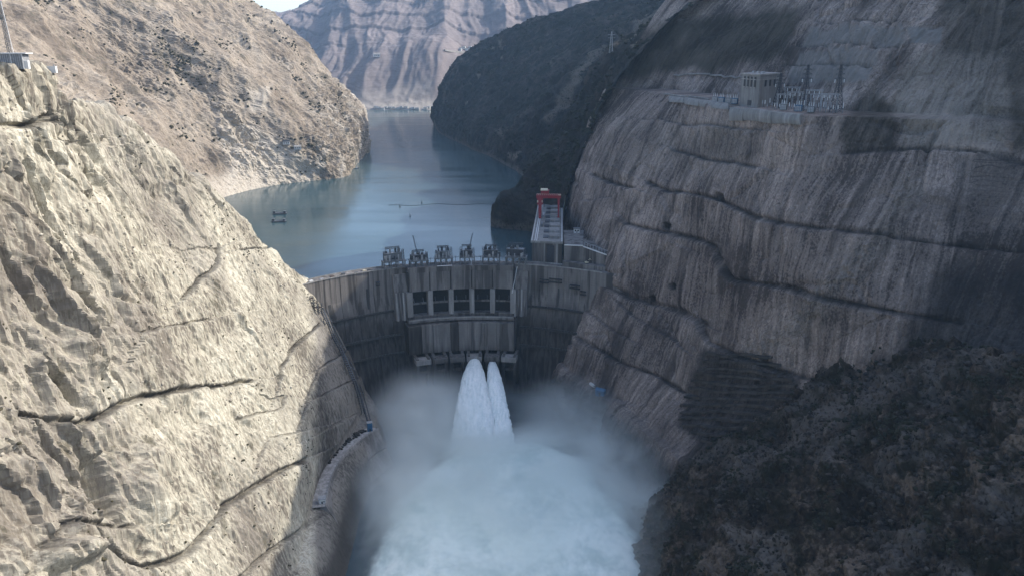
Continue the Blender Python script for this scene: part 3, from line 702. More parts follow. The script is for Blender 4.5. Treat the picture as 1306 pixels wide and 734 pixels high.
# ------------------------------------------------------------------ the two jets
t = NT('jet_water')
mp = t.mapped((.22, .05, .05)); n1 = t.noise(mp, 1, 6, .66, .5); n2 = t.noise(t.mapped((.5, .5, .35)), 1, 5, .7)
lace = t.math('ADD', t.math('MULTIPLY', n1, .6), t.math('MULTIPLY', n2, .4))
b = t.surf(t.mix(t.ramp(lace, .36, .60), (.66, .73, .71), (.90, .93, .90)), .65, lace, .7, 1.6, .3)
M_jet = t.m
def jet(label, x0, y0, z0, x1, y1, w0, w1, d0, d1):
    n, m = 150, 96
    s = np.linspace(0, 1, n)[:, None]; a = np.linspace(0, 2 * math.pi, m)[None, :]
    Yc = y0 + (y1 - y0) * s; Xc = x0 + (x1 - x0) * s ** 1.2
    Zc = z0 + 6.5 * 4 * s * (1 - s) * .6 + (POOL - 4 - z0) * s ** 2
    wd_ = w0 + (w1 - w0) * s ** .8; dp_ = d0 + (d1 - d0) * s
    ca, sa = np.cos(a), np.sin(a)
    Gx = Xc + wd_ / 2 * ca; Gz = Zc + dp_ / 2 * sa - .35 * dp_ * sa * 0; Gy = Yc + dp_ * .35 * sa
    P = np.stack([Gx, Gy + 0 * a, Gz], -1)
    nn = np.stack([ca + 0 * s, .4 * sa + 0 * s, .9 * sa + 0 * s], -1)
    q = np.stack([a * 3.2 + 0 * s + x0, s * 3.4 + 0 * a, 0 * P[..., 0]], -1)
    d = 3.2 * s * fbm(q, (1.3, 2.2, 1), 5, .65, off=2) * (.4 + w1 / 40) + (.2 + 2.4 * s) * fbm(P, (.25, .10, .10), 5, .65, ridged=True, off=5)
    P = P + nn * d[..., None]
    P[:, -1] = P[:, 0]
    o = grid_mesh('water_jet', P, M_jet, {}, flip=True)
    return tag(o, label, 'water jet', 'jets shooting from the mid-level outlets')
# ================================================================== built materials
def concrete(name, base, stain=(0.07, 0.065, 0.06), pale=None, wetz=None, lifts=True, amount=0.75, obj=False):
    t = NT(name)
    sx = t.n('SeparateXYZ'); t.l(t.pos(), sx.inputs[0])
    st = t.noise(t.mapped((0.30, 0.30, 0.012)), 1, 5, .65, .3)
    st2 = t.noise(t.mapped((0.11, 0.11, 0.006)), 1, 4, .6, .2)
    fine = t.noise(t.mapped((0.5, 0.5, 0.4)), 1, 5, .7)
    big = t.noise(t.mapped((0.03, 0.03, 0.02)), 1, 4, .6)
    pale = pale or tuple(min(.8, c * 1.45) for c in base)
    col = t.mix(t.ramp(st, .46, .66), base, pale)
    col = t.mix(t.math('MULTIPLY', t.ramp(t.math('ADD', t.math('MULTIPLY', st2, .7), t.math('MULTIPLY', st, .3)), .47, .57), amount), col, stain)
    col = t.mix(t.math('MULTIPLY', t.ramp(big, .5, .7), .35), col, stain)
    if wetz is not None:                       # wet, algae-brown concrete inside the reach of the spray
        z = t.math('ADD', sx.outputs[2], t.math('MULTIPLY', t.math('SUBTRACT', st2, .5), 60.0))
        wet = t.ramp(z, wetz - 30, wetz, .92, 0.0)
        col = t.mix(wet, col, t.mix(t.ramp(st, .42, .6), (.018, .015, .013), (.060, .053, .047)))
    col = t.mix(t.math('MULTIPLY', t.ramp(fine, .5, .75), .25), col, stain)
    h = t.math('ADD', fine, t.math('MULTIPLY', st, .6))
    if lifts:
        w = t.n('TexWave', wave_type='BANDS', bands_direction='Z', wave_profile='SAW'); t.l(t.mapped((.1, .1, .1)), w.inputs['Vector']); w.inputs['Scale'].default_value = 1.05
        lf = t.ramp(w.outputs[1], .94, 1.0, 0, 1); col = t.mix(t.math('MULTIPLY', lf, .35), col, stain); h = t.math('SUBTRACT', h, t.math('MULTIPLY', lf, .5))
    t.surf(col, .85, h, .35, .5, .25)
    return t.m
def plain(name, col, rough=.6, metal=0.0, var=.3, scale=.6):
    t = NT(name); n = t.noise(t.mapped((scale,) * 3, obj=True), 1, 5, .65)
    c = t.mix(t.ramp(n, .4, .7), col, tuple(c * (1 - var) for c in col)); t.surf(c, rough, n, .15, .1, .3, metal); return t.m
M_conc = concrete('dam_concrete', (.165, .150, .137), stain=(.026, .022, .019), wetz=-24)
M_conc2 = concrete('new_concrete', (.175, .162, .15), stain=(.035, .031, .028), wetz=-72, amount=.7)
M_pale = concrete('pale_concrete', (.25, .24, .225), amount=.35, lifts=False)
M_core = plain('joint_shadow_concrete', (.05, .048, .045), .9)
M_dsteel = plain('dark_painted_steel', (.045, .05, .06), .5, .3)
M_gate = plain('dark_gate_steel', (.012, .013, .015), .6)
M_gsteel = plain('grey_galvanised_steel', (.16, .17, .18), .45, .4)
M_lsteel = plain('weathered_light_steel', (.34, .35, .36), .5, .2)
M_white = plain('white_paint', (.62, .62, .60), .6, 0, .2)
M_red = plain('red_crane_paint', (.25, .012, .022), .45, 0, .3)
M_blue = plain('blue_sheet_metal', (.035, .12, .22), .5, 0, .3)
M_cream = plain('cream_paint', (.62, .55, .40), .6)
M_glass = plain('dark_window_glass', (.012, .014, .017), .5, 0, .2)
M_brown = plain('rusty_brown_steel', (.085, .055, .04), .8)
M_yard = concrete('yard_concrete', (.20, .195, .185), amount=.3, lifts=False)

# ================================================================== arch dam
dam = thing('arch_dam', 'tall grey concrete arch dam with five open spillway bays in its crest', 'dam', cyl(96, DR, -150))
def rd(z): return DR - 0.16 * max(0.0, -10.0 - z)
def arc_solid(mb, t0, t1, prof, n=4):          # prof: list of (z, downstream radius, upstream radius), bottom first
    b = len(mb.v); k = len(prof)
    for i in range(n + 1):
        th = t0 + (t1 - t0) * i / n
        for z, r0, r1 in prof: mb.v.append(cyl(th, r0, z))
        for z, r0, r1 in prof: mb.v.append(cyl(th, r1, z))
    st = 2 * k
    for i in range(n):
        a, c = b + i * st, b + (i + 1) * st
        for j in range(k - 1):
            mb.f.append((a + j, a + j + 1, c + j + 1, c + j)); mb.f.append((a + k + j, c + k + j, c + k + j + 1, a + k + j + 1))
        mb.f.append((a, c, c + k, a + k)); mb.f.append((a + k - 1, a + 2 * k - 1, c + 2 * k - 1, c + k - 1))
    for a, rev in ((b, 0), (b + n * st, 1)):
        ring_ = [a + j for j in range(k)] + [a + 2 * k - 1 - j for j in range(k)]
        mb.f.append(tuple(ring_[::-1] if not rev else ring_))
    return mb
def arc_part(name, t0, t1, prof, mat, n=4, parent=None): return arc_solid(MB(), t0, t1, prof, n).build(name, mat, parent or dam, world=True)
full = [(z, rd(z), 268) for z in (-151, -110, -60, -10)] + [(CREST, DR, 268)]
arc_part('core', 49.6, 147, [(z, r0 + 1.6, 267) for z, r0, _ in full[:-1]] + [(-40, rd(-40) + 1.6, 267)], M_core, 40)
edges_l = np.linspace(110.6, 147, 9); edges_r = np.linspace(49.6, 81.4, 8)
for e0, e1 in list(zip(edges_l[:-1], edges_l[1:])) + list(zip(edges_r[:-1], edges_r[1:])):
    dr = rnd.uniform(-.25, .25)
    arc_part('monolith', e0 + .05, e1 - .05, [(z, r0 + dr, r1) for z, r0, r1 in full], M_conc, 5)
ec = np.linspace(81.4, 110.6, 6)
for e0, e1 in zip(ec[:-1], ec[1:]):            # monoliths below the bays
    arc_part('monolith', e0 + .05, e1 - .05, [(-151, rd(-151), 268), (-110, rd(-110), 268), (-60, rd(-60), 268), (-41, rd(-41), 268)], M_conc, 5)
    arc_part('sill', e0 + .12, e1 - .12, [(-40.95, 243.5, 266), (-37.5, 242.5, 266)], M_conc2, 5)
    arc_part('breast_wall', e0 + .16, e1 - .16, [(-8, 244.2, 248), (4, 243.4, 248), (15.2, 243.4, 248)], M_conc2, 5)
    arc_part('roadway', e0 + .05, e1 - .05, [(15.25, 242.6, 268), (CREST - .1, 242.6, 268)], M_conc, 5)
    g = arc_part('gate', e0 + .7, e1 - .7, [(-37.4, 263, 264.5), (14, 264, 265.5)], M_gate, 5)
    for k in range(5): arc_part('rib', e0 + .6, e1 - .6, [(-34 + 6 * k, 262.2, 262.9), (-33.2 + 6 * k, 262.2, 262.9)], M_dsteel, 4, g)
for e0, e1 in zip(ec[:-1], ec[1:]):            # radial gate arms inside each bay
    for f in (.28, .72):
        th = e0 + (e1 - e0) * f
        MB().bar(cyl(th, 249, -24), cyl(th, 262, -14), .55).bar(cyl(th, 249, -24), cyl(th, 262, -31), .55).build('gate_arm', M_gsteel, dam, world=True)
    arc_part('trunnion_beam', e0 + .7, e1 - .7, [(-25.2, 248, 250), (-23, 248, 250)], M_conc, 3)
for k, e in enumerate(ec):
    w = .8 if k in (0, 5) else .68
    arc_part('pier', e - w, e + w, [(-37.45, 241.0, 262), (-8.1, 242.6, 262)], M_pale, 2)
    arc_part('pier_stem', e - .3, e + .3, [(-8.0, 246.5, 262), (15.2, 246.5, 262)], M_core, 1)
arc_part('ledge', 80.8, 111.6, [(-43.4, 234.5, 246), (-41.05, 234.5, 246)], M_conc2, 16)
arc_part('kerb', 80.9, 111.5, [(-41.0, 234.6, 235.4), (-39.2, 234.6, 235.4)], M_pale, 16)
# side cheeks that stand forward either side of the bays
for a, b_ in ((110.75, 114.6), (77.6, 81.2)):
    arc_part('side_wall', a, b_, [(-41, 244, 256), (-6, 248, 256), (13, 252.5, 256)], M_conc2, 4)
    for k in range(4):
        q0 = a + .3 + k * (b_ - a) / 4; arc_part('buttress', q0, q0 + .45, [(-40.9, 241.6, 248), (-8, 246, 250)], M_pale if k % 2 else M_conc, 1)
# lower outlet block, cast in eight lifts side by side
el = [80.6, 84.2, 86.0, 89.6, 93.4, 97.2, 99.6, 104.8, 108.2, 112.2]
for i, (e0, e1) in enumerate(zip(el[:-1], el[1:])):
    d = rnd.uniform(-.5, .5)
    arc_part('outlet_block', e0 + .06, e1 - .06, [(-81, 230 + d, 252), (-60, 229 + d, 252), (-45.5, 229 + d, 252)], M_conc2 if i not in (5, 8) else M_conc, 3)
# mid-level outlets under it
OUT = [81.6, 87.0, 92.6, 98.0, 103.4, 108.8]
for i, th in enumerate(OUT):
    o = arc_part('outlet', th - 2.15, th - 1.35, [(-119, 217, 236), (-81.2, 213.5, 236)], M_conc2, 1)
    arc_solid(m_ := MB(), th + 1.35, th + 2.15, [(-119, 217, 236), (-81.2, 213.5, 236)], 1); m_.build('wall', M_conc2, o, world=True)
    arc_solid(m_ := MB(), th - 2.4, th + 2.4, [(-88.0, 211.2, 224), (-82.4, 211.2, 224)], 2); m_.build('lintel', M_pale if i in (0, 2, 5) else M_conc2, o, world=True)
    arc_solid(m_ := MB(), th - 1.3, th + 1.3, [(-118, 227, 229), (-83.1, 227, 229)], 2); m_.build('gate', M_gate, o, world=True)
    if i not in (1, 2):
        arc_solid(m_ := MB(), th - 1.3, th + 1.3, [(-99.5, 213, 227), (-96.5, 213, 227)], 2); m_.build('lip', M_conc2, o, world=True)
# inspection catwalks round the downstream face, with brackets and railing
for z, a0, a1 in ((-29, 114.8, 140), (-58, 113, 137), (-80, 113, 134), (-29, 56, 77.4), (-55, 60, 79.5), (-77, 62, 79.5)):
    r = rd(z); c = arc_part('catwalk', a0, a1, [(z - 1.6, r - 4.2, r - .3), (z, r - 4.2, r - .3)], M_core, 18)
    m_ = MB(); n_ = int((a1 - a0) / .9)
    for k in range(n_ + 1):
        th = a0 + (a1 - a0) * k / n_
        m_.bar(cyl(th, r - 4.1, z), cyl(th, r - 4.1, z + 1.5), .10)
        if k < n_:
            t2 = a0 + (a1 - a0) * (k + 1) / n_
            m_.bar(cyl(th, r - 4.1, z + 1.5), cyl(t2, r - 4.1, z + 1.5), .09)
    m_.build('railing', M_gsteel, c, world=True)
    for k in range(0, n_ + 1, 3):
        th = a0 + (a1 - a0) * k / n_
        MB().bar(cyl(th, r - 3.0, z - 1.2), cyl(th, r + 1, z - 5.0), .35).build('bracket', M_conc, c, world=True)
# parapets, kerb and lamp posts of the crest road
for a0, a1 in ((110.8, 141.5), (57, 81.2)):
    arc_part('parapet', a0, a1, [(CREST, 254.2, 254.9), (CREST + 1.3, 254.2, 254.9)], M_pale, 16)
    arc_part('parapet', a0, a1, [(CREST, 267.0, 267.6), (CREST + 1.3, 267.0, 267.6)], M_pale, 16)
arc_part('parapet', 81.5, 110.5, [(CREST - .1, 242.8, 243.4), (CREST + 1.3, 242.8, 243.4)], M_conc, 12)
# steel work platforms bolted to the right-hand face and the slots beside the bays
for th, z, w in ((73.2, 2, 2.6), (70.0, 4, 3.6), (64.6, -1, 2.8), (62.2, -7, 1.6), (118.6, 5, .9)):
    r = rd(z)
    p = arc_part('work_platform', th - w / 2, th + w / 2, [(z - 2.6, r - 3.6, r - .4), (z - 1.8, r - 3.6, r - .4)], M_dsteel, 3)
    arc_solid(m_ := MB(), th - w / 2, th + w / 2, [(z + 1.4, r - 3.4, r - .4), (z + 2.0, r - 3.4, r - .4)], 3)
    for k in range(5):
        tk = th - w / 2 + w * k / 4; m_.bar(cyl(tk, r - 3.3, z - 2), cyl(tk, r - 3.3, z + 1.8), .16)
    m_.build('frame', M_dsteel, p, world=True)
for th, z0, z1, w in ((121.5, -24, 0, .55), (132.2, -26, -10, .8), (114.4, -38, -9, .35), (69.2, -26, -6, .35), (74.6, -24, -4, .25)):
    arc_part('slot', th - w / 2, th + w / 2, [(z0, rd(z0) - .12, rd(z0) + 1), (z1, rd(z1) - .12, rd(z1) + 1)], M_core, 2)
MB().bar(cyl(80.6, 252.3, 18), cyl(81.6, 241.4, -12), .45, 6).build('downpipe', M_white, dam, world=True)

# ------------------------------------------------------------------ the two jets
jet('broad white water jet leaping from the mid-level outlet nearer the gorge centre', -44.5, 868, -90, -40, 726, 10, 48, 9, 22)
jet('slim white water jet beside the broad one, nearer the intake tower', -23.5, 867, -93, -10, 732, 8.5, 26, 8, 17)

# ================================================================== gate hoists and machines on the crest
HG = 'hoist frames on the dam crest'
def hoist(x, w, h, label, boom=None, mat=None, house=True):
    p = atz(x, 337, CREST); th = math.degrees(math.atan2(p[1] - DY, p[0] - DX))
    c = cyl(th, 257, CREST); o = thing('gate_hoist', label, 'gate hoist', c, R(th - 90), HG)
    rr = random.Random(int(x)); d = 9.0; hw = w / 2
    h *= 1.3; w *= 1.08; hw = w / 2; lv = h * .34
    for sx in (-1, -.33, .33, 1):
        for sy in (-1, 1): MB().box(sx * hw * .92 - .7, sx * hw * .92 + .7, sy * d / 2 - .7, sy * d / 2 + .7, 0, lv).build('column', M_gsteel, o)
    MB().box(-hw, hw, -d / 2 - 1, d / 2 + 1, lv + .01, lv + 1.2).build('platform', M_gsteel, o)
    m = MB()
    for k in range(9):
        xx = -hw + .2 + (w - .4) * k / 8
        for sy in (-1, 1): m.bar((xx, sy * (d / 2 + .8), lv + 1.2), (xx, sy * (d / 2 + .8), lv + 2.6), .11)
    for sy in (-1, 1): m.bar((-hw, sy * (d / 2 + .8), lv + 2.6), (hw, sy * (d / 2 + .8), lv + 2.6), .11)
    m.build('railing', M_lsteel, o)
    if house:
        hs = MB().box(-hw * .82, hw * .70, -d * .36, d * .36, lv + 1.25, h * .74).build('machine_house', mat or M_dsteel, o)
        MB().box(-hw * .88, hw * .76, -d * .42, d * .42, h * .74 + .01, h * .74 + .6).build('roof', M_gsteel, hs)
        for k in range(3): MB().box(-hw * .6 + k * hw * .38, -hw * .6 + k * hw * .38 + hw * .22, -d * .36 - .12, -d * .36 - .01, lv + 2.8, lv + 4.6).build('window', M_glass, hs)
    for k in range(9):
        xx = rr.uniform(-hw * .95, hw * .85); ww = rr.uniform(.8, 2.6); hh = rr.uniform(2.0, 8.0)
        MB().box(xx, xx + ww, -d / 2 + .3, -d / 2 + .3 + ww, lv + 1.22, lv + 1.2 + hh).build('motor', M_dsteel if k % 2 else M_lsteel, o)
    for k in range(5):
        xx = rr.uniform(-hw * .75, hw * .45); ww = rr.uniform(1.2, 3.4); yy = rr.uniform(-2.5, 1); MB().box(xx, xx + ww, yy, yy + 2, h * .74 + .62, h * rr.uniform(.82, 1.0)).build('winch', M_dsteel if k % 3 else M_gsteel, o)
    MB().lattice((-hw * .7, 1.5, h * .98), (hw * .6, 1.5, h * .98), 2.0, 2.0, 7, .2).build('top_truss', M_dsteel, o)
    for sx in (-.6, .5): MB().bar((sx * hw, 1.5, h * .74 + .6), (sx * hw, 1.5, h), .3).build('truss_leg', M_dsteel, o)
    m = MB()
    for sx in (-1, 1): m.bar((sx * hw * .92, -d / 2, 0), (-sx * hw * .92 * .33, -d / 2, lv), .22); m.bar((sx * hw * .92, d / 2, 0), (sx * hw * .31, d / 2, lv), .22)
    m.build('brace', M_gsteel, o)
    for k in range(2): MB().bar((hw * .5 * (2 * k - 1) - 1.2, d * .1, lv + 2.4), (hw * .5 * (2 * k - 1) + 1.2, d * .1, lv + 2.4), 1.2, 12).build('rope_drum', M_lsteel, o)
    for sx in (-1, 1):
        xx = sx * hw * .82; MB().lattice((xx, -2, lv + 1.2), (xx, -2, h * rr.uniform(.75, 1.12)), 2.6, 2.0, 4, .2).build('derrick', M_dsteel, o)
    if boom:
        dx, dz = boom; MB().lattice((0, -1, lv + 1.2), (dx, -1, h + dz), 1.3, .7, 8, .16).build('boom', M_dsteel, o)
        MB().bar((hw * .4, 0, h * .74), (dx, -1, h + dz), .08).build('cable', M_dsteel, o)
    return o
hoist(497, 25, 19, 'bulky light-grey gate hoist frame at the sunny end of the spillway bays', mat=M_gsteel)
hoist(533, 21, 14, 'low gate hoist frame with a boom leaning toward the sunlit cliff', boom=(-6, 19))
hoist(566, 20, 16.5, 'gate hoist frame without a boom between the two cranes on the crest', mat=M_gsteel)
hoist(596, 17, 17, 'narrow gate hoist frame with the longest boom leaning toward the intake tower', boom=(7, 15))
hoist(626, 20, 17, 'gate hoist frame with a short boom beside the dark boxy hoist', boom=(6, 11))
hoist(658, 24, 19, 'dark boxy gate hoist with a tall machine house next to the intake tower', mat=M_dsteel)
wk = thing('crest_walkway', 'thin steel walkway linking the gate hoists along the crest', 'walkway', cyl(96, 263.5, CREST))
for k in range(13):
    a0, a1 = 84 + k * 2.2, 84 + (k + 1) * 2.2
    m = MB()
    m.bar(cyl(a0, 263.5, CREST + 6), cyl(a1, 263.5, CREST + 6), .35); m.bar(cyl(a0, 263.5, CREST + 7.4), cyl(a1, 263.5, CREST + 7.4), .12); m.bar(cyl(a0, 263.5, CREST), cyl(a0, 263.5, CREST + 7.4), .3)
    m.build('span', M_dsteel, wk, world=True)
# stacked formwork and plant along the sunny end of the crest road
SG = 'materials stacked along the crest road'
def crate_stack(th, r, n, label, mat, sx=4.0):
    o = thing('formwork_stack', label, 'stack', cyl(th, r, CREST), R(th - 90), SG)
    for k in range(n): MB().box(-sx / 2 + rnd.uniform(-.3, .3), sx / 2 + rnd.uniform(-.3, .3), -1.2, 1.2, k * .75, k * .75 + .65).build('panel', mat, o)
for th, r, n, lab, mt in ((136.5, 257.5, 3, 'pale formwork stack at the cliff end of the crest road', M_white), (133.4, 258, 2, 'low light steel stack on the sunlit crest road', M_lsteel),
                          (130.6, 257, 3, 'brown formwork stack on the sunlit crest road', M_brown), (127.4, 258.5, 4, 'tall grey formwork stack where the crest road falls into shade', M_gsteel),
                          (124.0, 257, 2, 'low dark stack beside the bulky hoist on the crest road', M_dsteel), (121.6, 258, 3, 'cream formwork stack next to the bulky hoist', M_cream)):
    crate_stack(th, r, n, lab, mt)
crate_stack(100.5, 244.6, 2, 'long white panels lying at the lip above the spillway bays', M_white, 18.0)

# ================================================================== intake tower with red gantry crane
TZ = 45.0
a_ = np.array(atz(678, 308, TZ)); b_ = np.array(atz(717, 309.5, TZ)); e_ = np.array(atz(688, 255, TZ)); f_ = np.array(atz(717, 254, TZ))
def tw(u, v, z):                               # u across 0..1, v along 0..1
    p = (a_ * (1 - u) + b_ * u) * (1 - v) + (e_ * (1 - u) + f_ * u) * v
    return (p[0], p[1], z)
tower = thing('intake_tower', 'long concrete power intake tower with a slotted deck beside the right abutment', 'intake tower', tw(.5, 0, -60))
def tbox(u0, u1, v0, v1, z0, z1, name, mat, par=None):
    return MB().hexa([tw(u0, v0, z0), tw(u1, v0, z0), tw(u1, v1, z0), tw(u0, v1, z0), tw(u0, v0, z1), tw(u1, v0, z1), tw(u1, v1, z1), tw(u0, v1, z1)]).build(name, mat, par or tower, world=True)
vs = np.linspace(0, 1, 7)
for v0, v1 in zip(vs[:-1], vs[1:]): tbox(0.01, .99, v0 + .001, v1 - .001, -60, TZ - 1.5, 'body_block', M_conc2)
tbox(-.03, 1.03, -.006, 1.0, TZ - 1.45, TZ, 'deck', M_yard)
tbox(.50, .74, -.0045, -.0005, 12, TZ - 4, 'door_panel', M_dsteel)
tbox(.80, .86, -.0045, -.0005, 0, TZ - 1.6, 'pilaster', M_pale); tbox(.40, .45, -.0045, -.0005, 0, TZ - 1.6, 'pilaster', M_pale)
for u in (.0, .10, .16, .99): tbox(u - .012, u + .012, .0, 1.0, TZ + .01, TZ + .5, 'rail', M_white)
tbox(-.028, -.012, -.004, 1.0, TZ + .01, TZ + 1.3, 'parapet', M_pale); tbox(1.012, 1.028, -.004, 1.0, TZ + .01, TZ + 1.3, 'parapet', M_pale); tbox(-.01, 1.01, -.005, .0, TZ + .01, TZ + 1.3, 'parapet', M_pale)
for k in range(7):
    v = .07 + k * .108
    s_ = tbox(.56, .90, v, v + .062, TZ + .02, TZ + 3.2, 'gate_slab', M_pale if k % 3 else M_yard)
    tbox(.36, .53, v + .004, v + .055, TZ + .02, TZ + 1.0, 'slot_cover', M_dsteel, s_)
    tbox(.57, .89, v + .064, v + .10, TZ + .02, TZ + .5, 'slot', M_core)
tbox(.22, .30, .30, .36, TZ + .02, TZ + 4, 'cabinet', M_gsteel); tbox(.24, .31, .52, .60, TZ + .02, TZ + 3, 'cabinet', M_lsteel)
# red gantry
GV = .52
gp = np.array(tw(.5, GV, TZ)); ax = np.array(tw(.5, 1, TZ)) - np.array(tw(.5, 0, TZ)); grz = math.atan2(ax[1], ax[0]) - math.pi / 2
gan = thing('gantry_crane', 'red gantry crane straddling the far end of the intake tower deck', 'crane', tuple(gp + np.array((0, 0, .5))), grz)
gw = 12.6; gh = 27.0
for sx in (-1, 1):
    wdt = 2.6 if sx < 0 else 1.5
    for sy in (-1, 1):
        MB().hexa([(sx * gw - wdt * .6, sy * 9 - 1, 0), (sx * gw + wdt * .6, sy * 9 - 1, 0), (sx * gw + wdt * .6, sy * 9 + 1, 0), (sx * gw - wdt * .6, sy * 9 + 1, 0),
                   (sx * gw - wdt, sy * 5 - 1.2, gh), (sx * gw + wdt, sy * 5 - 1.2, gh), (sx * gw + wdt, sy * 5 + 1.2, gh), (sx * gw - wdt, sy * 5 + 1.2, gh)]).build('leg', M_red, gan)
    MB().box(sx * gw - 1.5, sx * gw + 1.5, -11, 11, 0, 2.2).build('bogie', M_red, gan); MB().box(sx * gw - 1.1, sx * gw + 1.1, -8, 8, gh * .45, gh * .45 + 1.8).build('tie_beam', M_red, gan)
for sy in (-1, 1): MB().box(-gw - 5, gw + 3, sy * 5 - 1.5, sy * 5 + 1.5, gh + .01, gh + 4).build('girder', M_red, gan)
cr = MB().box(-gw + 1, -gw + 12, -5.5, 5.5, gh + 4.02, gh + 10).build('crab', M_red, gan)
MB().box(-gw + .6, -gw + 10, -5.9, 5.9, gh + 10.01, gh + 11.4).build('roof', M_cream, cr)
MB().box(-gw - 4, -gw + 4, -6, 6, gh - 9, gh - .05).build('machinery_house', M_red, gan)
for k in range(3): MB().box(-gw - 4 + k * 2.8, -gw - 2.2 + k * 2.8, -6.1, -6.01, gh - 6, gh - 3).build('window', M_cream, gan)
m = MB()
for k in range(13):
    xx = -gw - 5 + (2 * gw + 8) * k / 12; m.bar((xx, -6.4, gh + 4), (xx, -6.4, gh + 5.6), .14)
m.bar((-gw - 5, -6.4, gh + 5.6), (gw + 3, -6.4, gh + 5.6), .14); m.build('railing', M_cream, gan)
MB().box(gw - 1, gw + 3, -6.2, -5.4, gh + 1, gh + 5).build('cab', M_cream, gan)
MB().bar((-gw + 6, 0, gh), (-gw + 6, 0, gh - 14), .35).build('hoist_rope', M_dsteel, gan)
# stepped abutment deck between the tower and the cliff
ab = thing('abutment_deck', 'stepped concrete deck with white parapet between intake tower and shaded cliff', 'deck', (80, 905, CREST))
q = [atz(718, 311, 44), atz(740, 312, 42), atz(768, 326, 36)]
MB().hexa([(62, 903, -20), (84, 899, -20), (92, 985, -20), (66, 985, -20), (62, 903, 43), (84, 899, 43), (92, 985, 43), (66, 985, 43)]).build('block', M_conc2, ab, world=True)
MB().hexa([(84.2, 899, -20), (112, 884, -20), (122, 930, -20), (88, 940, -20), (84.2, 899, 42), (112, 884, 35), (122, 930, 35), (88, 940, 42)]).build('block', M_conc, ab, world=True)
MB().hexa([(60, 893, -10), (112, 874, -10), (112, 883.5, -10), (60, 902.5, -10), (60, 893, 26), (112, 874, 24), (112, 883.5, 24), (60, 902.5, 26)]).build('terrace', M_conc2, ab, world=True)
MB().path([(62, 903, 43.9), (84, 899, 43.9)], .8, 4).build('parapet', M_white, ab, world=True); MB().path([(84, 899, 43), (112, 884, 36)], .8, 4).build('parapet', M_white, ab, world=True)
for k in range(9):
    f = k / 8; x = 86 + 26 * f; y = 900 - 15 * f + 4; z = 42 - 7 * f
    MB().bar((x, y, z), (x, y, z + 5), .35).bar((x, y, z + 5), (x + 3.2, y - 1.7, z + 4.2), .25).build('railing_post', M_lsteel, ab, world=True)
hut = thing('cabin', 'small white control cabin standing on the abutment deck by the cliff', 'cabin', (82, 972, 43))
MB().box(-3.5, 3.5, -3, 3, 0, 5).build('wall', M_white, hut); MB().box(-4, 4, -3.5, 3.5, 5.01, 5.7).build('roof', M_gsteel, hut)
for sx in (-1.6, 1.6): MB().box(sx - .9, sx + .9, -3.12, -3.01, 2, 4).build('window', M_glass, hut)
MB().box(-.4, .6, -3.11, -3.01, 0, 2.4).build('door', M_dsteel, hut)
ex = thing('excavator', 'yellow-white excavator parked on the terrace by the right abutment', 'excavator', (88, 889, 25), R(30))
for s_ in (-1, 1): MB().box(-2.4, 2.4, s_ * 1.4 - .4, s_ * 1.4 + .4, 0, .9).build('track', M_dsteel, ex)
MB().box(-2.2, 1.6, -1.6, 1.6, .95, 2.4).build('body', M_cream, ex); MB().box(.1, 1.7, -1.5, 0, 2.41, 3.9).build('cab', M_glass, ex)
MB().bar((1.4, .4, 2.2), (4.6, .4, 5.2), .4).bar((4.6, .4, 5.2), (6.6, .4, 2.6), .3).build('boom', M_cream, ex); MB().box(6.0, 7.2, -.2, 1.0, 1.6, 2.7).build('bucket', M_dsteel, ex)
# ================================================================== placing things on the terrain
_pc = {}
def hit(Gx, x, y, tol=2.2):
    k = id(Gx)
    if k not in _pc: _pc[k] = [a.reshape(-1) for a in proj(Gx)] + [Gx.reshape(-1, 3)]
    a, b, d, V = _pc[k]; q = np.hypot(a - x, b - y); m = np.where(q < tol)[0]
    i = m[np.argmin(d[m])] if len(m) else int(np.argmin(q))
    return V[i]
def ico():
    p = (1 + 5 ** .5) / 2
    v = np.array([(-1, p, 0), (1, p, 0), (-1, -p, 0), (1, -p, 0), (0, -1, p), (0, 1, p), (0, -1, -p), (0, 1, -p), (p, 0, -1), (p, 0, 1), (-p, 0, -1), (-p, 0, 1)], float)
    f = np.array([(0, 11, 5), (0, 5, 1), (0, 1, 7), (0, 7, 10), (0, 10, 11), (1, 5, 9), (5, 11, 4), (11, 10, 2), (10, 7, 6), (7, 1, 8), (3, 9, 4), (3, 4, 2), (3, 2, 6), (3, 6, 8), (3, 8, 9), (4, 9, 5), (2, 4, 11), (6, 2, 10), (8, 6, 7), (9, 8, 1)])
    return v / np.linalg.norm(v[0]), f
def scatter(name, pts, sizes, mat, squash=.7, jit=.35, lift=.3, seed=1):
    rs = np.random.RandomState(seed); v0, f0 = ico(); n = len(pts)
    V = v0[None] * (1 + rs.uniform(-jit, jit, (n, 12, 1))) * sizes[:, None, None]
    V = V * np.stack([rs.uniform(.7, 1.3, n), rs.uniform(.7, 1.3, n), squash * rs.uniform(.7, 1.3, n)], -1)[:, None, :]
    V = V + (pts + np.array([0, 0, 1]) * (lift * sizes)[:, None])[:, None, :]
    F = (f0[None] + 12 * np.arange(n)[:, None, None]).reshape(-1, 3)
    me = bpy.data.meshes.new(name); me.vertices.add(n * 12); me.vertices.foreach_set('co', V.reshape(-1).astype(np.float32))
    me.loops.add(F.size); me.loops.foreach_set('vertex_index', F.reshape(-1).astype(np.int32)); me.polygons.add(len(F))
    me.polygons.foreach_set('loop_start', np.arange(0, F.size, 3, dtype=np.int32)); me.update(calc_edges=True); me.materials.append(mat)
    o = bpy.data.objects.new(name, me); scene.collection.objects.link(o); return o
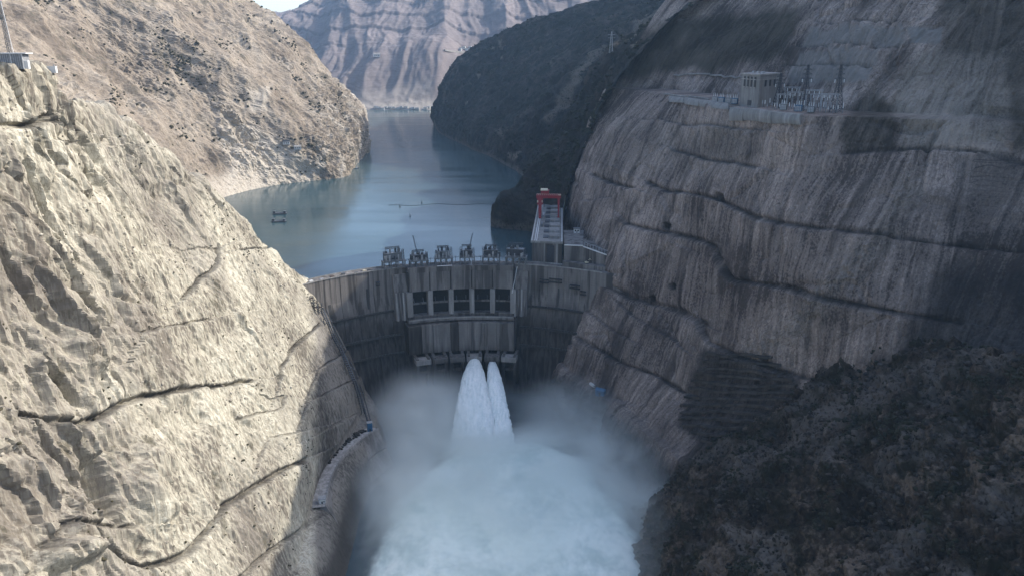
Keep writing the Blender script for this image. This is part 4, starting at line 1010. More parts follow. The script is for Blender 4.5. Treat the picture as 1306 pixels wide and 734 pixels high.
def pick(Gx, n, seed, cond=None, box=(-60, 1370, -60, 800), dens=None):
    rs = np.random.RandomState(seed); a, b, d = [q.reshape(-1) for q in proj(Gx)]; V = Gx.reshape(-1, 3)
    m = (a > box[0]) & (a < box[1]) & (b > box[2]) & (b < box[3])
    if cond is not None: m &= cond(V, a, b)
    idx = np.where(m)[0]; w = None
    if dens is not None: w = np.clip(dens(V[idx]), 0, None) + 1e-6; w = w / w.sum()
    return V[rs.choice(idx, min(n, len(idx)), replace=False, p=w)]
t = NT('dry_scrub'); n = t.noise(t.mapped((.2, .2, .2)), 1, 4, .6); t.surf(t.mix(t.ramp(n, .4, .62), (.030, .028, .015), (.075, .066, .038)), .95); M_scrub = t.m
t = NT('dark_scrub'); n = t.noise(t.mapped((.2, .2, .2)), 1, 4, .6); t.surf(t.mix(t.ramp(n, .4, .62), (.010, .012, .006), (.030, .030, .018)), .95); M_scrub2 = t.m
t = NT('grey_boulders'); n = t.noise(t.mapped((.25, .25, .25)), 1, 4, .6); t.surf(t.mix(t.ramp(n, .42, .66), (.014, .012, .010), (.075, .065, .056)), .9, n, .4, .4); M_boulder = t.m
t = NT('pale_boulders'); n = t.noise(t.mapped((.25, .25, .25)), 1, 4, .6); t.surf(t.mix(t.ramp(n, .4, .66), (.20, .175, .14), (.46, .42, .34)), .9, n, .4, .4); M_boulder2 = t.m
clump = lambda f, o, p=2.0: (lambda V: np.clip(.25 + fbm(V, f, 4, .6, off=o) * 1.6, 0, None) ** p)
p = pick(Gh, 2300, 1, lambda V, a, b: (V[:, 2] > 14) & (b < 260) & (a < 480), dens=clump(.012, 3, 4))
tag(scatter('hillside_scrub', p, np.random.RandomState(2).uniform(.5, 1.0, len(p)) ** 2 * 3.6 , M_scrub), 'dark dry scrub dotted over the sunlit brown hill', 'scrub', kind='stuff')
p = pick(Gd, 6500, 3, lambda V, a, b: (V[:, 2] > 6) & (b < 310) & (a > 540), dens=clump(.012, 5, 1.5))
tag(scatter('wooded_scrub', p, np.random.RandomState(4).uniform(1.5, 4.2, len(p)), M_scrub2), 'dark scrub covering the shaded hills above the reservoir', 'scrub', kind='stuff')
p = pick(Gt, 2600, 5, lambda V, a, b: V[:, 2] > -134, dens=clump(.03, 7, 4))
tag(scatter('slope_scrub', p, np.random.RandomState(6).uniform(.6, 2.0, len(p)), M_scrub2), 'low dark scrub growing over the rubble slope', 'scrub', kind='stuff')
p = pick(Gt, 2800, 7, dens=clump(.035, 17))
tag(scatter('rubble', p, np.random.RandomState(8).uniform(.4, 1.0, len(p)) ** 3 * 2.4, M_boulder, squash=.8, lift=.15), 'loose grey boulders strewn over the dark rubble slope', 'rubble', kind='stuff')
p = pick(Gl, 1500, 9, lambda V, a, b: (a < 400) & (V[:, 2] > -90) & (V[:, 0] > -310), dens=clump(.02, 27))
tag(scatter('loose_rock', p, np.random.RandomState(10).uniform(.4, 1.0, len(p)) ** 3 * 1.3, M_boulder2, squash=.8, lift=.1), 'loose pale blocks lying on ledges of the sunlit cliff', 'rubble', kind='stuff')
p = pick(Gl, 500, 11, lambda V, a, b: (a < 400) & (V[:, 2] > -90) & (V[:, 0] > -310), dens=clump(.02, 37, 3))
tag(scatter('cliff_scrub', p, np.random.RandomState(12).uniform(.4, 1.1, len(p)), M_scrub), 'small dark bushes clinging to the sunlit cliff', 'scrub', kind='stuff')

# ================================================================== switchyard on the platform
YZ = 213.6
bld = thing('switchgear_building', 'grey windowed switchgear block standing on the high platform', 'building', atz(966, 136, YZ))
P1, P2, P3 = (np.array(atz(*q, YZ)) for q in ((943, 132.5), (966, 136), (992, 132)))
P4 = P1 + P3 - P2; BH = 28.5
def bq(u, v, z): p = P2 + (P1 - P2) * u + (P3 - P2) * v; return (p[0], p[1], z)
def bbox(u0, u1, v0, v1, z0, z1, name, mat, par): return MB().hexa([bq(u1, v0, z0), bq(u0, v0, z0), bq(u0, v1, z0), bq(u1, v1, z0), bq(u1, v0, z1), bq(u0, v0, z1), bq(u0, v1, z1), bq(u1, v1, z1)]).build(name, mat, par, world=True)
bbox(0, 1, 0, 1, YZ - 6, YZ + BH, 'wall', M_yard, bld)
rf = bbox(-.03, 1.03, -.03, 1.03, YZ + BH + .01, YZ + BH + 1.2, 'roof', M_pale, bld)
for k in range(3): bbox(.2 + .25 * k, .3 + .25 * k, .3, .4, YZ + BH + 1.21, YZ + BH + 3, 'vent', M_lsteel, rf)
for k in range(4):
    u = .80 - .19 * k; w_ = bbox(u - .045, u + .045, -.012, -.002, YZ + 17.5, YZ + 27, 'window', M_glass, bld); bbox(u - .06, u + .06, -.02, -.013, YZ + 16.4, YZ + 17.4, 'sill', M_pale, w_)
bbox(.35, .55, -.012, -.002, YZ, YZ + 5, 'door', M_dsteel, bld)
for k in range(3): bbox(-.012, -.002, .25 + .22 * k, .33 + .22 * k, YZ + 18, YZ + 24, 'window', M_glass, bld)
bbox(-.015, 1.015, -.015, 1.015, YZ + BH - 4.5, YZ + BH - 3.6, 'cornice', M_pale, bld)
# rounded retaining wall under the platform edge
rw = thing('retaining_wall', 'long curved concrete retaining wall below the switchyard edge', 'retaining wall', atz(976, 150, 200))
def wall_row(xs, ytop, ylow, out):
    for x0, x1 in zip(xs[:-1], xs[1:]):
        q = []
        for x in (x0 + .25, x1 - .25):
            f = (x - xs[0]) / (xs[-1] - xs[0]); lo_ = hit(Gr, x, ylow[0] + (ylow[1] - ylow[0]) * f); hi_ = hit(Gr, x, ytop[0] + (ytop[1] - ytop[0]) * f)
            q.append((lo_, hi_))
        n_ = np.array((-.72, -.69, 0)); m = MB(); pr = []
        for lo_, hi_ in q:
            zt, zb = hi_[2] + .8, lo_[2]; base = lo_ * np.array((1, 1, 0))
            for k in range(6):
                f = k / 5; o_ = out * (1 + .5 * math.sin(math.pi * f)); p_ = base + n_ * o_ + (hi_ - lo_) * np.array((1, 1, 0)) * f * .55; m.v.append((p_[0], p_[1], zb + (zt - zb) * f))
            top_ = hi_ - n_ * 5; m.v.append((top_[0], top_[1], zt)); bot_ = lo_ - n_ * 5; m.v.append((bot_[0], bot_[1], zb))
        for j in range(8): m.f.append((j, (j + 1) % 8, 8 + (j + 1) % 8, 8 + j))
        m.f += [tuple(range(7, -1, -1)), tuple(range(8, 16))]
        m.build('wall_section', M_yard, rw, world=True)
wall_row([930, 948, 966, 984, 1002, 1021], (138.5, 146), (153, 160), 2.6)
wall_row([853, 872, 891, 910, 929], (121, 131), (129, 141), 2.0)
def pylon(x, y, h, label):
    c = np.array(atz(x, y, YZ - 1)); o = thing('pylon', label, 'pylon', c, R(20), 'lattice pylons of the switchyard')
    MB().lattice((0, 0, 0), (0, 0, h * .62), 8.0, 2.6, 7, .30).build('lower_tower', M_dsteel, o)
    MB().lattice((0, 0, h * .62), (0, 0, h), 2.6, 1.0, 6, .22).build('upper_tower', M_dsteel, o)
    for k, z in enumerate((.70, .80, .90)):
        w = 6.0 - k; MB().bar((-w, 0, h * z), (w, 0, h * z), .28).bar((-w, 0, h * z), (0, 0, h * z + 2), .18).bar((w, 0, h * z), (0, 0, h * z + 2), .18).build('cross_arm', M_dsteel, o)
    for sx in (-1, 1): MB().bar((sx * 5, 0, h * .7), (sx * 5, 0, h * .7 - 3), .3, 6).build('insulator', M_white, o)
pylon(1025, 141, 40, 'lattice pylon rising behind the middle of the switchyard rows')
pylon(1066, 144, 41, 'lattice pylon at the cliff end of the switchyard rows')
pylon(992, 138, 32, 'lattice pylon close beside the switchgear building')
rs = random.Random(3)
def busframe(x, y, w, h, label):
    c = np.array(atz(x, y, YZ - .5)); o = thing('busbar_frame', label, 'busbar frame', c, R(-28), 'steel busbar frames in the switchyard')
    for sx in (-1, 1): MB().lattice((sx * w / 2, 0, 0), (sx * w / 2, 0, h), 1.2, .9, 4, .12).build('column', M_lsteel, o)
    MB().lattice((-w / 2 - 1, 0, h), (w / 2 + 1, 0, h), 1.2, 1.2, 6, .12).build('beam', M_lsteel, o)
    for k in range(3): MB().bar((-w / 3 + k * w / 3, 0, h - .6), (-w / 3 + k * w / 3, 0, h - 3.4), .3, 6).build('insulator', M_white, o)
for k, (x, y) in enumerate(((1000, 139), (1012, 140), (1036, 141.5), (1047, 142), (1056, 143.5), (1008, 136.5), (1042, 138.5))):
    busframe(x, y, 13, 13 + (k % 3) * 2.5, ('light busbar frame between the building-side pylon and the middle pylon' if x < 1025 else 'light busbar frame between the middle pylon and the cliff-end pylon'))
for k in range(34):
    x = 972 + 3.1 * k; y = 137.6 + .055 * (x - 972) + rs.uniform(-1.5, 2.2); c = np.array(atz(x, y, YZ - .3))
    o = thing('insulator_post', 'slim white insulator post in the switchyard rows', 'insulator post', c, 0, 'insulator posts of the switchyard'); h = rs.uniform(4, 9)
    MB().bar((0, 0, 0), (0, 0, h * .5), .35, 6).build('stand', M_gsteel, o); MB().bar((0, 0, h * .5), (0, 0, h), .42, 6, .3).build('insulator', M_white if k % 2 else M_lsteel, o)
for k, (x, y) in enumerate(((912, 130), (920, 131), (929, 131.8), (937, 132.4), (999, 140.5), (1018, 142), (1034, 143.6))):
    c = np.array(atz(x, y, YZ - .4)); left_ = x < 950
    o = thing('transformer', 'blue-grey transformer lined up beside the switchgear building' if left_ else 'blue-grey transformer at the foot of the pylons', 'transformer', c, R(-30), 'transformers beside the building' if left_ else 'transformers below the pylons')
    MB().box(-3, 3, -2.2, 2.2, 0, 5.5).build('tank', M_blue if k % 2 else M_gsteel, o)
    for j in range(4): MB().box(-2.6 + 1.4 * j, -1.7 + 1.4 * j, -3.1, -2.21, .6, 4.8).build('radiator', M_lsteel, o)
    for j in range(3): MB().bar((-1.8 + 1.8 * j, 0, 5.5), (-1.8 + 1.8 * j, 0, 9), .3, 6, .16).build('bushing', M_white, o)
# lattice beams holding the cut slope behind the yard
M_brow2 = plain('earthy_concrete', (.14, .115, .095), .9)
sl = thing('slope_lattice', 'pale diagonal concrete beams holding the brown cut slope behind the yard', 'slope lattice', hit(Gr, 895, 112))
for k in range(26):
    x0 = 848 + 3.6 * k + rs.uniform(-1.2, 1.2); dx = rs.uniform(4, 11) if k % 2 else rs.uniform(-9, -3)
    a, b = hit(Gr, x0, 118 + .08 * (x0 - 848)), hit(Gr, x0 + dx, rs.uniform(97, 106))
    if np.linalg.norm(a - b) < 70: MB().bar(a + np.array((-.6, -.8, .8)), b + np.array((-.6, -.8, .8)), rs.uniform(.22, .4)).build('beam', M_brow2, sl, world=True)
for x0, x1, y0, y1 in ((858, 905, 97, 94), (905, 944, 96, 100), (846, 880, 120, 123), (880, 905, 122, 126)):
    pts = [hit(Gr, x0 + (x1 - x0) * k / 6, y0 + (y1 - y0) * k / 6) + np.array((-.5, -1, 1)) for k in range(7)]
    pts = [p_ for i, p_ in enumerate(pts) if i == 0 or np.linalg.norm(p_ - pts[i - 1]) < 60]
    MB().path(pts, 1.1, 5).build('cap_beam', M_yard, sl, world=True)

# ================================================================== stepped retaining terraces on the shaded cliff
ret = thing('retaining_terraces', 'dark stepped retaining terraces stacked on the lower shaded cliff', 'retaining terraces', hit(Gr, 945, 530))
M_ret = concrete('dark_wet_terrace', (.055, .047, .04), stain=(.02, .018, .016), pale=(.085, .072, .06), lifts=False)
for k in range(13):
    y = 452 + 9.2 * k; f = k / 12
    xl = 900 - 34 * math.sin(math.pi * min(1, f * 1.1) * .5) + (0 if f < .8 else 30 * (f - .8) / .2); xr = 985 + 34 * math.sin(math.pi * min(1, f * 2.2) * .5) - (0 if f < .5 else 75 * (f - .5) / .5)
    n_ = 8; pts = []
    for j in range(n_ + 1):
        x = xl + (xr - xl) * j / n_; pts.append(hit(Gr, x, y + 1.5 * math.sin(j * .9 + k) + (x - 945) * .05))
    for j in range(n_):
        a, b = pts[j], pts[j + 1]
        if np.linalg.norm(b - a) > 45: continue
        o_ = np.array((-2.6, -2.0, 0)); i_ = np.array((3.0, 2.4, 0)); z0 = np.array((0, 0, -1.3)); z1 = np.array((0, 0, .9 + rs.uniform(-.3, .3)))
        MB().hexa([a + o_ + z0, b + o_ + z0, b + i_ + z0, a + i_ + z0, a + o_ + z1, b + o_ + z1, b + i_ + z1, a + i_ + z1]).build('ledge', M_ret, ret, world=True)

# ================================================================== left abutment: terrace road, stair, pipes, sheds
t = NT('gravel_road'); n = t.noise(t.mapped((.25, .25, .25)), 1, 6, .7); t.surf(t.mix(t.ramp(n, .4, .65), (.22, .21, .20), (.38, .37, .35)), .95, n, .3, .3); M_road = t.m
pts = [np.array(atz(x, y, -97.3)) for x, y in ((408, 646), (411, 626), (418, 604), (430, 582), (446, 566), (464, 553), (478, 545))]
tt = np.linspace(0, 6, 40); pl = pchip(np.arange(7.), np.array(pts), tt); dv = np.gradient(pl, axis=0); dv /= np.linalg.norm(dv, axis=1)[:, None]
nm = np.stack([dv[:, 1], -dv[:, 0], 0 * dv[:, 0]], -1)
Gq = np.stack([pl - nm * 6.5, pl - nm * 2, pl + nm * 2, pl + nm * 5], 1); Gq[:, 0, 2] -= .1; Gq[:, 3, 2] -= .05
rdg = np.stack([Gq[:, 0] + np.array((0, 0, -9)), Gq[:, 0], Gq[:, 1], Gq[:, 2], Gq[:, 3], Gq[:, 3] + np.array((0, 0, -9))], 1)
road = grid_mesh('terrace_road', rdg, M_road, smooth=False); tag(road, 'pale gravel road curving along the terrace below the left cliff', 'road', kind='structure')
m = thing('guard_wall', 'low pale kerb wall along the river edge of the terrace road', 'wall', tuple(pl[20] + nm[20] * 5))
for k in range(0, 39, 3):
    a, b = pl[k] + nm[k] * 4.7, pl[min(k + 3, 39)] + nm[min(k + 3, 39)] * 4.7
    MB().bar(a + np.array((0, 0, .6)), b + np.array((0, 0, .6)), .7).build('kerb_section', M_pale, m, world=True)
M_wall = concrete('streaked_wall_concrete', (.19, .178, .165), stain=(.06, .054, .048), amount=.7)
rwl = thing('terrace_wall', 'tall streaked concrete retaining wall dropping from the terrace road to the pool', 'retaining wall', tuple(pl[20] + np.array((0, 0, -50)))); rwl['kind'] = 'thing'
for k in range(0, 39, 3):
    e = min(k + 3, 39); a0, b0 = pl[k] + nm[k] * 5.1, pl[e] + nm[e] * 5.1; a1, b1 = a0 + nm[k] * 26 + np.array((0, 0, -53)), b0 + nm[e] * 26 + np.array((0, 0, -53))
    for f0, f1 in ((0, .33), (.34, .66), (.67, 1)):
        if k < 9 and f0 > .3 * (1 + k / 6): continue
        q = [a0 + (a1 - a0) * f1, b0 + (b1 - b0) * f1, b0 + (b1 - b0) * f0, a0 + (a1 - a0) * f0]; d = (b0 - a0) * .012; i_ = -nm[k] * 5 + np.array((0, 0, -2.0)); st2 = nm[k] * (.9 * (f0 > 0) + .9 * (f0 > .5))
        q = [q[0] + d + st2, q[1] - d + st2, q[2] - d + st2, q[3] + d + st2]
        MB().hexa([q[0], q[1], q[1] + i_, q[0] + i_, q[3], q[2], q[2] + i_, q[3] + i_])  .build('panel', M_wall, rwl, world=True)
tank = thing('container', 'tall blue steel container at the upper end of the terrace road', 'container', tuple(pl[36]), R(20))
MB().box(-2.4, 2.4, -2, 2, .1, 9).build('body', M_blue, tank); MB().box(-2.6, 2.6, -2.2, 2.2, 9.01, 9.5).build('roof', M_lsteel, tank)
for k in range(5): MB().box(-2.3 + 1.0 * k, -2.0 + 1.0 * k, -2.16, -2.01, .4, 8.8).build('rib', M_blue, tank)
MB().box(-.8, .8, -2.2, -2.17, .1, 3).build('door', M_dsteel, tank)
hutl = thing('hut', 'little white hut at the lower end of the terrace road', 'hut', tuple(pl[2] + nm[2] * 1.5), R(10))
MB().box(-2.6, 2.6, -2.6, 2.6, 0, 4).build('wall', M_white, hutl); MB().box(-3, 3, -3, 3, 4.01, 4.6).build('roof', M_lsteel, hutl); MB().box(-.6, .6, -2.75, -2.61, 0, 2.2).build('door', M_dsteel, hutl)
MB().box(1.2, 2.1, -2.75, -2.61, 1.4, 2.6).build('window', M_glass, hutl)
rs2 = np.random.RandomState(5); k_ = rs2.uniform(17, 35, 170); ii = k_.astype(int)
pp = pl[ii] - nm[ii] * rs2.uniform(2.5, 7.5, (170, 1)) + rs2.normal(0, .6, (170, 3)) * np.array((1, 1, .2))
tag(scatter('spoil_heap', pp, rs2.uniform(.5, 1.9, 170), M_boulder, lift=.4), 'grey rock spoil heaped along the inside of the terrace road', 'rubble', kind='stuff')
def along_cliff(Gx, pix, lift=(1.2, -1.2, .6)): return [hit(Gx, x, y) + np.array(lift) for x, y in pix]
def dense(pts, n=6):
    out = []
    for a, b in zip(pts[:-1], pts[1:]): out += [a + (b - a) * i / n for i in range(n)]
    return out + [pts[-1]]
st_ = thing('stairway', 'dark steel stairway running down the left abutment beside the dam', 'stairway', tuple(hit(Gl, 440, 455)))
sp_ = along_cliff(Gl, ((409, 397), (416, 412), (424, 430), (433, 448), (442, 466), (450, 486), (456, 506), (461, 526)), (2.5, -2.5, 1.5))
for a, b in zip(sp_[:-1], sp_[1:]):
    MB().bar(a, b, .55).build('stringer', M_dsteel, st_, world=True); MB().bar(a + np.array((2.6, 0, 0)), b + np.array((2.6, 0, 0)), .55).build('stringer', M_dsteel, st_, world=True)
    MB().bar(a + np.array((2.6, 0, 1.6)), b + np.array((2.6, 0, 1.6)), .2).build('handrail', M_gsteel, st_, world=True)
    for k in range(7):
        c = a + (b - a) * (k + .5) / 7; MB().box(c[0] - .2, c[0] + 2.8, c[1] - .5, c[1] + .5, c[2] + .3, c[2] + .55).build('tread', M_gsteel, st_, world=True)
    MB().bar(b, b + np.array((-3, 3, -4)), .3).build('strut', M_dsteel, st_, world=True)
for i, (off, r_, lab) in enumerate(((9, .9, 'thick dark pipe laid down the left abutment next to the stairway'), (14, .55, 'thin dark pipe laid down the left abutment against the dam'))):
    pts = along_cliff(Gl, [(x + off * .8, y + off * .15) for x, y in ((405, 392), (414, 414), (427, 440), (440, 468), (452, 500), (462, 540))], (2.2, -2.2, 1.6))
    o = thing('pipe', lab, 'pipe', tuple(pts[0]))
    for a, b in zip(pts[:-1], pts[1:]): MB().bar(a, b, r_, 8).build('pipe_length', M_dsteel, o, world=True); MB().bar(b - (b - a) * .02, b + (b - a) * .02, r_ * 1.5, 8).build('flange', M_gsteel, o, world=True)
sc_ = hit(Gl, 402, 390)
scf = thing('scaffold', 'dark scaffold tower clinging to the cliff edge at the dam crest', 'scaffold', tuple(sc_ + np.array((3, -3, -4))))
for i in range(3):
    MB().lattice((-4 + 4.2 * i, 0, -2 * i), (-4 + 4.2 * i, 0, 16 - 4 * i), 3.4, 3.4, 5, .24).build('frame', M_dsteel, scf)
    for z in (4, 9, 14):
        if z < 16 - 4 * i: MB().box(-5.7 + 4.2 * i, -2.3 + 4.2 * i, -1.7, 1.7, z, z + .3).build('plank_deck', M_brown, scf)
# cliff top hut and mast, white tank
ch = hit(Gl, 20, 84) + np.array((0, 0, -1.0))
hb = thing('hilltop_hut', 'corrugated grey hut with pale trim on top of the sunlit cliff', 'hut', tuple(ch), R(8))
MB().box(-6, 6, -4, 4, .2, 8).build('wall', M_lsteel, hb); MB().box(-7, 8.2, -4.6, 4.6, 8.01, 8.6).build('roof', M_white, hb)
for x in (-5.9, 0, 5.9): MB().bar((x, -4.15, 0), (x, -4.15, 8), .22).build('post', M_white, hb)
for k in range(11): MB().box(-5.6 + k * 1.05, -5.3 + k * 1.05, -4.1, -4.01, .4, 7.8).build('rib', M_gsteel, hb)
MB().box(6.01, 8, -3.4, -1, .2, 4.5).build('annex', M_white, hb)
ms = thing('mast', 'tall thin guyed mast behind the hilltop hut', 'mast', tuple(ch + np.array((-6, 7, 0))))
MB().lattice((0, 0, 0), (-1.0, 0, 50), 1.5, 1.1, 22, .14).build('tower', M_gsteel, ms)
MB().bar((-1, 0, 49), (7.5, -9, 8), .16).build('guy', M_white, ms); MB().bar((-1, 0, 49), (-12, -6, 0), .14).build('guy', M_white, ms)
MB().bar((-4.2, -9, 0), (-5.4, -9, 20), .5, 8).build('pole', M_white, ms)
wt = thing('tank', 'small white box tank on the rim of the sunlit cliff', 'tank', tuple(hit(Gl, 70, 86) + np.array((0, 0, -.5))), R(12))
MB().box(-2.1, 2.1, -1.6, 1.6, 0, 3.4).build('body', M_white, wt); MB().box(-2.2, 2.2, -1.7, 1.7, 3.41, 3.7).build('lid', M_white, wt); MB().bar((1, 0, 3.7), (1, 0, 4.6), .3, 8).build('cap', M_lsteel, wt)
# right bench: blue shed and white truck
bp = hit(Gr, 768, 500) + np.array((-1, -1, .4))
bs = thing('shed', 'blue sheet-metal shed on the bench above the spray', 'shed', tuple(bp), R(-30))
MB().box(-5, 5, -3, 3, -2, 5).build('wall', M_blue, bs); MB().hexa([(-5.4, -3.5, 5.01), (5.4, -3.5, 5.01), (5.4, 3.5, 5.01), (-5.4, 3.5, 5.01), (-5.4, -.2, 7.2), (5.4, -.2, 7.2), (5.4, .2, 7.2), (-5.4, .2, 7.2)]).build('roof', M_blue, bs); MB().box(-1.2, 1.2, -3.15, -3.01, -1, 3).build('door', M_dsteel, bs)
tp = hit(Gr, 756, 491) + np.array((-1.5, -1.5, .5))
tr = thing('truck', 'white truck parked beside the blue shed', 'truck', tuple(tp), R(-62))
MB().box(-4.4, 1.6, -1.25, 1.25, 1.0, 3.6).build('cargo_box', M_white, tr); cb = MB().box(1.8, 4.0, -1.2, 1.2, .8, 3.0).build('cab', M_white, tr); MB().box(4.01, 4.08, -1.0, 1.0, 1.9, 2.8).build('windscreen', M_glass, cb)
MB().box(-4.4, 4.0, -.9, .9, .6, .99).build('chassis', M_dsteel, tr)
for x in (-3.4, -2.2, 3.0):
    for s_ in (-1, 1): MB().bar((x, s_ * 1.25, .5), (x, s_ * .85, .5), .5, 12).build('wheel', M_dsteel, tr)
# ================================================================== things on the water
for x, y, lab in ((357, 273, 'dark pontoon barge moored off the sunlit cliff, the farther of the pair'), (356, 283, 'dark pontoon barge moored off the sunlit cliff, the nearer of the pair')):
    c = np.array(atz(x, y, 0)); o = thing('barge', lab, 'barge', tuple(c), R(4), 'pontoon barges moored on the reservoir')
    for s_ in (-1, 1): MB().bar((-11, s_ * 3.4, .3), (11, s_ * 3.4, .3), 1.3, 8).build('pontoon', M_dsteel, o)
    MB().box(-11, 11, -4.4, 4.4, 1.55, 2.0).build('deck', M_gsteel, o)
    for xx in (-9, 8): h_ = MB().box(xx - 1.8, xx + 1.8, -2, 2, 2.01, 4.8).build('cabin', M_dsteel, o); MB().box(xx - 2.1, xx + 2.1, -2.3, 2.3, 4.81, 5.1).build('roof', M_gsteel, h_)
    MB().lattice((-6, 0, 2), (6, 0, 3.4), 1.2, 1.2, 6, .12).build('truss', M_gsteel, o)
for x, y, lab in ((510, 264, 'small dark buoy at the sunlit-cliff end of the floating boom'), (523, 276, 'lone dark buoy between the floating boom and the dam'), (538, 259, 'small dark buoy just upstream of the floating boom')):
    c = np.array(atz(x, y, 0)); o = thing('buoy', lab, 'buoy', tuple(c), 0, 'buoys on the reservoir')
    MB().bar((0, 0, -.3), (0, 0, 1.2), 1.5, 12, 1.2).build('float', M_dsteel, o); MB().bar((0, 0, 1.2), (0, 0, 5.2), .5, 6, .25).build('post', M_dsteel, o)
bm = thing('floating_boom', 'thin floating boom line strung across the reservoir', 'boom', tuple(atz(580, 262, 0)))
pts = [np.array(atz(x, 262.5 - 2.0 * math.sin((x - 495) / 175 * math.pi) + .8 * math.sin(x * .11), .1)) for x in range(495, 668, 4)]
for a, b in zip(pts[:-1], pts[1:]): MB().bar(a + (b - a) * .08, b - (b - a) * .08, .55, 6).build('boom_float', M_dsteel, bm, world=True)
bt = thing('boat', 'small pale boat close under the brown headland', 'boat', tuple(atz(455, 215, 0)), R(25))
MB().hexa([(-5, -1.2, -.3), (4, -1, -.3), (4, 1, -.3), (-5, 1.2, -.3), (-5.4, -1.7, 1.2), (6.5, -.3, 1.5), (6.5, .3, 1.5), (-5.4, 1.7, 1.2)]).build('hull', M_dsteel, bt); MB().box(-3.4, 1, -1.1, 1.1, 1.25, 3.2).build('cabin', M_white, bt)
# ================================================================== far buildings and a house on the hill
VG = 'white buildings on the far terrace'
for k in range(12):
    x = 588 + 2.9 * k; y = 60 + (1.5 if k % 3 == 0 else 0) + (5 if k > 9 else 0); c = hit(Gf, x, y, 3.0); w = rs.uniform(9, 16); h = rs.uniform(9, 20)
    o = thing('far_building', 'white building in the row on the terrace of the far mountain', 'building', tuple(c + np.array((0, -6, -4))), R(rs.uniform(-15, 15)), VG)
    MB().box(-w / 2, w / 2, -5, 5, 0, h).build('wall', M_white, o); MB().box(-w / 2 - .5, w / 2 + .5, -5.5, 5.5, h + .01, h + 1).build('roof', M_pale, o)
    for j in range(3): MB().box(-w / 2 + 1 + j * w / 3.2, -w / 2 + 1 + j * w / 3.2 + w / 6, -5.15, -5.01, h * .45, h * .7).build('window', M_glass, o)
for k in range(16):
    x = 478 + 4.6 * k + rs.uniform(-1, 1); y = 136.5 + rs.uniform(-1.6, .6); c = hit(Gf, x, y, 3.0); w = rs.uniform(10, 24); h = rs.uniform(5, 10)
    o = thing('far_building', 'low pale building of the settlement on the far shore', 'building', tuple(c + np.array((0, -4, -3))), R(rs.uniform(-20, 20)), 'pale settlement on the far shore')
    MB().box(-w / 2, w / 2, -5, 5, 0, h).build('wall', M_white, o); MB().hexa([(-w / 2 - .6, -5.6, h + .01), (w / 2 + .6, -5.6, h + .01), (w / 2 + .6, 5.6, h + .01), (-w / 2 - .6, 5.6, h + .01), (-w / 2, -.4, h + 2.6), (w / 2, -.4, h + 2.6), (w / 2, .4, h + 2.6), (-w / 2, .4, h + 2.6)]).build('roof', M_pale, o)
fv = thing('viaduct', 'pale retaining terrace under the white buildings of the far mountain', 'terrace', tuple(hit(Gf, 605, 64, 3)))
fp = [hit(Gf, x, 64 + (x - 588) * .03, 3) + np.array((0, -10, -3)) for x in range(570, 632, 8)]
for a, b in zip(fp[:-1], fp[1:]):
    if np.linalg.norm(a - b) < 200: MB().bar(a, b, 5.0, 4).build('wall_section', M_pale, fv, world=True)
for x, y, lab in ((365, 184, 'small dark-roofed house on the lower slope of the brown hill'), (381, 189, 'small pale house beside the track on the brown hill'), (480, 71, 'lone white house high on the far mountain')):
    g_ = Gf if x == 480 else Gh; c = hit(g_, x, y); k = 2.2 if x == 480 else 1.0
    o = thing('house', lab, 'house', tuple(c + np.array((0, 0, -1))), R(15))
    MB().box(-7 * k, 7 * k, -4 * k, 4 * k, 0, 6 * k).build('wall', M_white, o)
    MB().hexa([(-7.6 * k, -4.8 * k, 6.01 * k), (7.6 * k, -4.8 * k, 6.01 * k), (7.6 * k, 4.8 * k, 6.01 * k), (-7.6 * k, 4.8 * k, 6.01 * k), (-7 * k, -.2, 8.6 * k), (7 * k, -.2, 8.6 * k), (7 * k, .2, 8.6 * k), (-7 * k, .2, 8.6 * k)]).build('roof', M_dsteel if x == 365 else M_pale, o)
    for j in (-4, 0, 4): MB().box((j - .9) * k, (j + .9) * k, -4.15 * k, -4.01 * k, 2 * k, 4.4 * k).build('window', M_glass, o)
rp = hit(Gd, 778, 66); rt = thing('ridge_pylon', 'thin lattice pylon on the shaded ridge behind the cliff', 'pylon', tuple(rp + np.array((0, 0, -1))))
MB().lattice((0, 0, 0), (0, 0, 34), 6, 1.2, 8, .3).build('tower', M_lsteel, rt)
for z in (24, 29): MB().bar((-6, 0, z), (6, 0, z), .35).build('cross_arm', M_lsteel, rt)
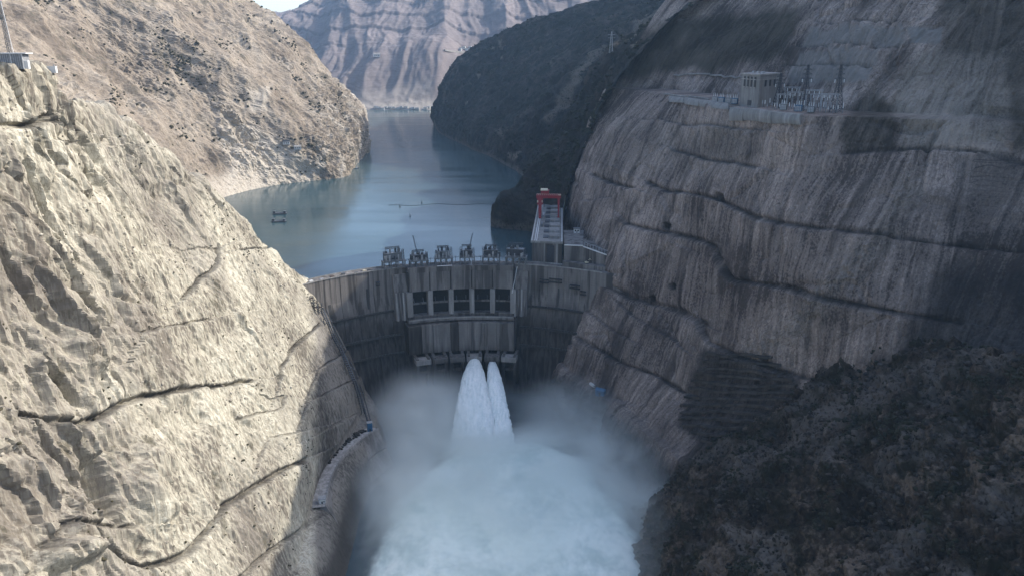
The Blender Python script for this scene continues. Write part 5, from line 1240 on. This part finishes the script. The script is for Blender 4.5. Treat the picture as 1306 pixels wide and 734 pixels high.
# ================================================================== spray over the plunge pool
t = NT('spray')
pos = t.pos()
def blob(c, r, amp, lo=0.15, hi=1.0):
    a = t.n('VectorMath', operation='SUBTRACT'); t.l(pos, a.inputs[0]); a.inputs[1].default_value = c
    d = t.n('VectorMath', operation='DIVIDE'); t.l(a.outputs[0], d.inputs[0]); d.inputs[1].default_value = r
    L = t.n('VectorMath', operation='LENGTH'); t.l(d.outputs[0], L.inputs[0])
    return t.math('MULTIPLY', t.ramp(L.outputs['Value'], lo, hi, 1.0, 0.0), amp)
blobs = [((-14, 690, -138), (116, 88, 42), 1.35), ((-8, 610, -142), (165, 150, 42), .85), ((0, 480, -144), (180, 170, 32), .50), ((-24, 722, -130), (46, 30, 22), .9),
         ((-98, 765, -126), (80, 120, 66), .50), ((-60, 822, -128), (92, 60, 46), .26), ((66, 770, -128), (92, 100, 60), .38), ((104, 680, -134), (76, 120, 66), .34), ((-100, 650, -134), (66, 120, 58), .55), ((122, 570, -138), (70, 140, 52), .3)]
blobs += [((40, 712, -132), (74, 66, 40), .95), ((70, 650, -136), (50, 70, 32), .5)]
tot = None
for c, r, amp in blobs:
    v = blob(c, r, amp); tot = v if tot is None else t.math('ADD', tot, v)
nz = t.noise(t.mapped((.014, .014, .018)), 1, 4, .55, .8)
dens = t.math('MULTIPLY', tot, t.ramp(nz, .30, .68, .2, 1.5))
dens = t.math('MULTIPLY', dens, 0.062)
pv = t.n('VolumePrincipled'); pv.inputs['Color'].default_value = (.955, .99, .97, 1); pv.inputs['Anisotropy'].default_value = .1
t.l(dens, pv.inputs['Density']); t.l(pv.outputs[0], t.out.inputs['Volume'])
t.m.cycles.volume_step_rate = 0.4
spray = MB().box(-165, 185, 290, 892, -151, -52).build('spray', t.m)
tag(spray, 'white spray drifting up from the plunge pool under the jets', 'spray', kind='stuff')

# ================================================================== valley haze
t = NT('haze')
pv = t.n('VolumePrincipled'); pv.inputs['Color'].default_value = (.44, .70, 1.0, 1); pv.inputs['Density'].default_value = 0.000034; pv.inputs['Anisotropy'].default_value = .25
t.l(pv.outputs[0], t.out.inputs['Volume'])
haze = MB().box(-6500, 6500, -900, 9500, -153.5, 1500).build('haze', t.m)
tag(haze, 'thin pale blue haze filling the valley air', 'haze', kind='stuff')
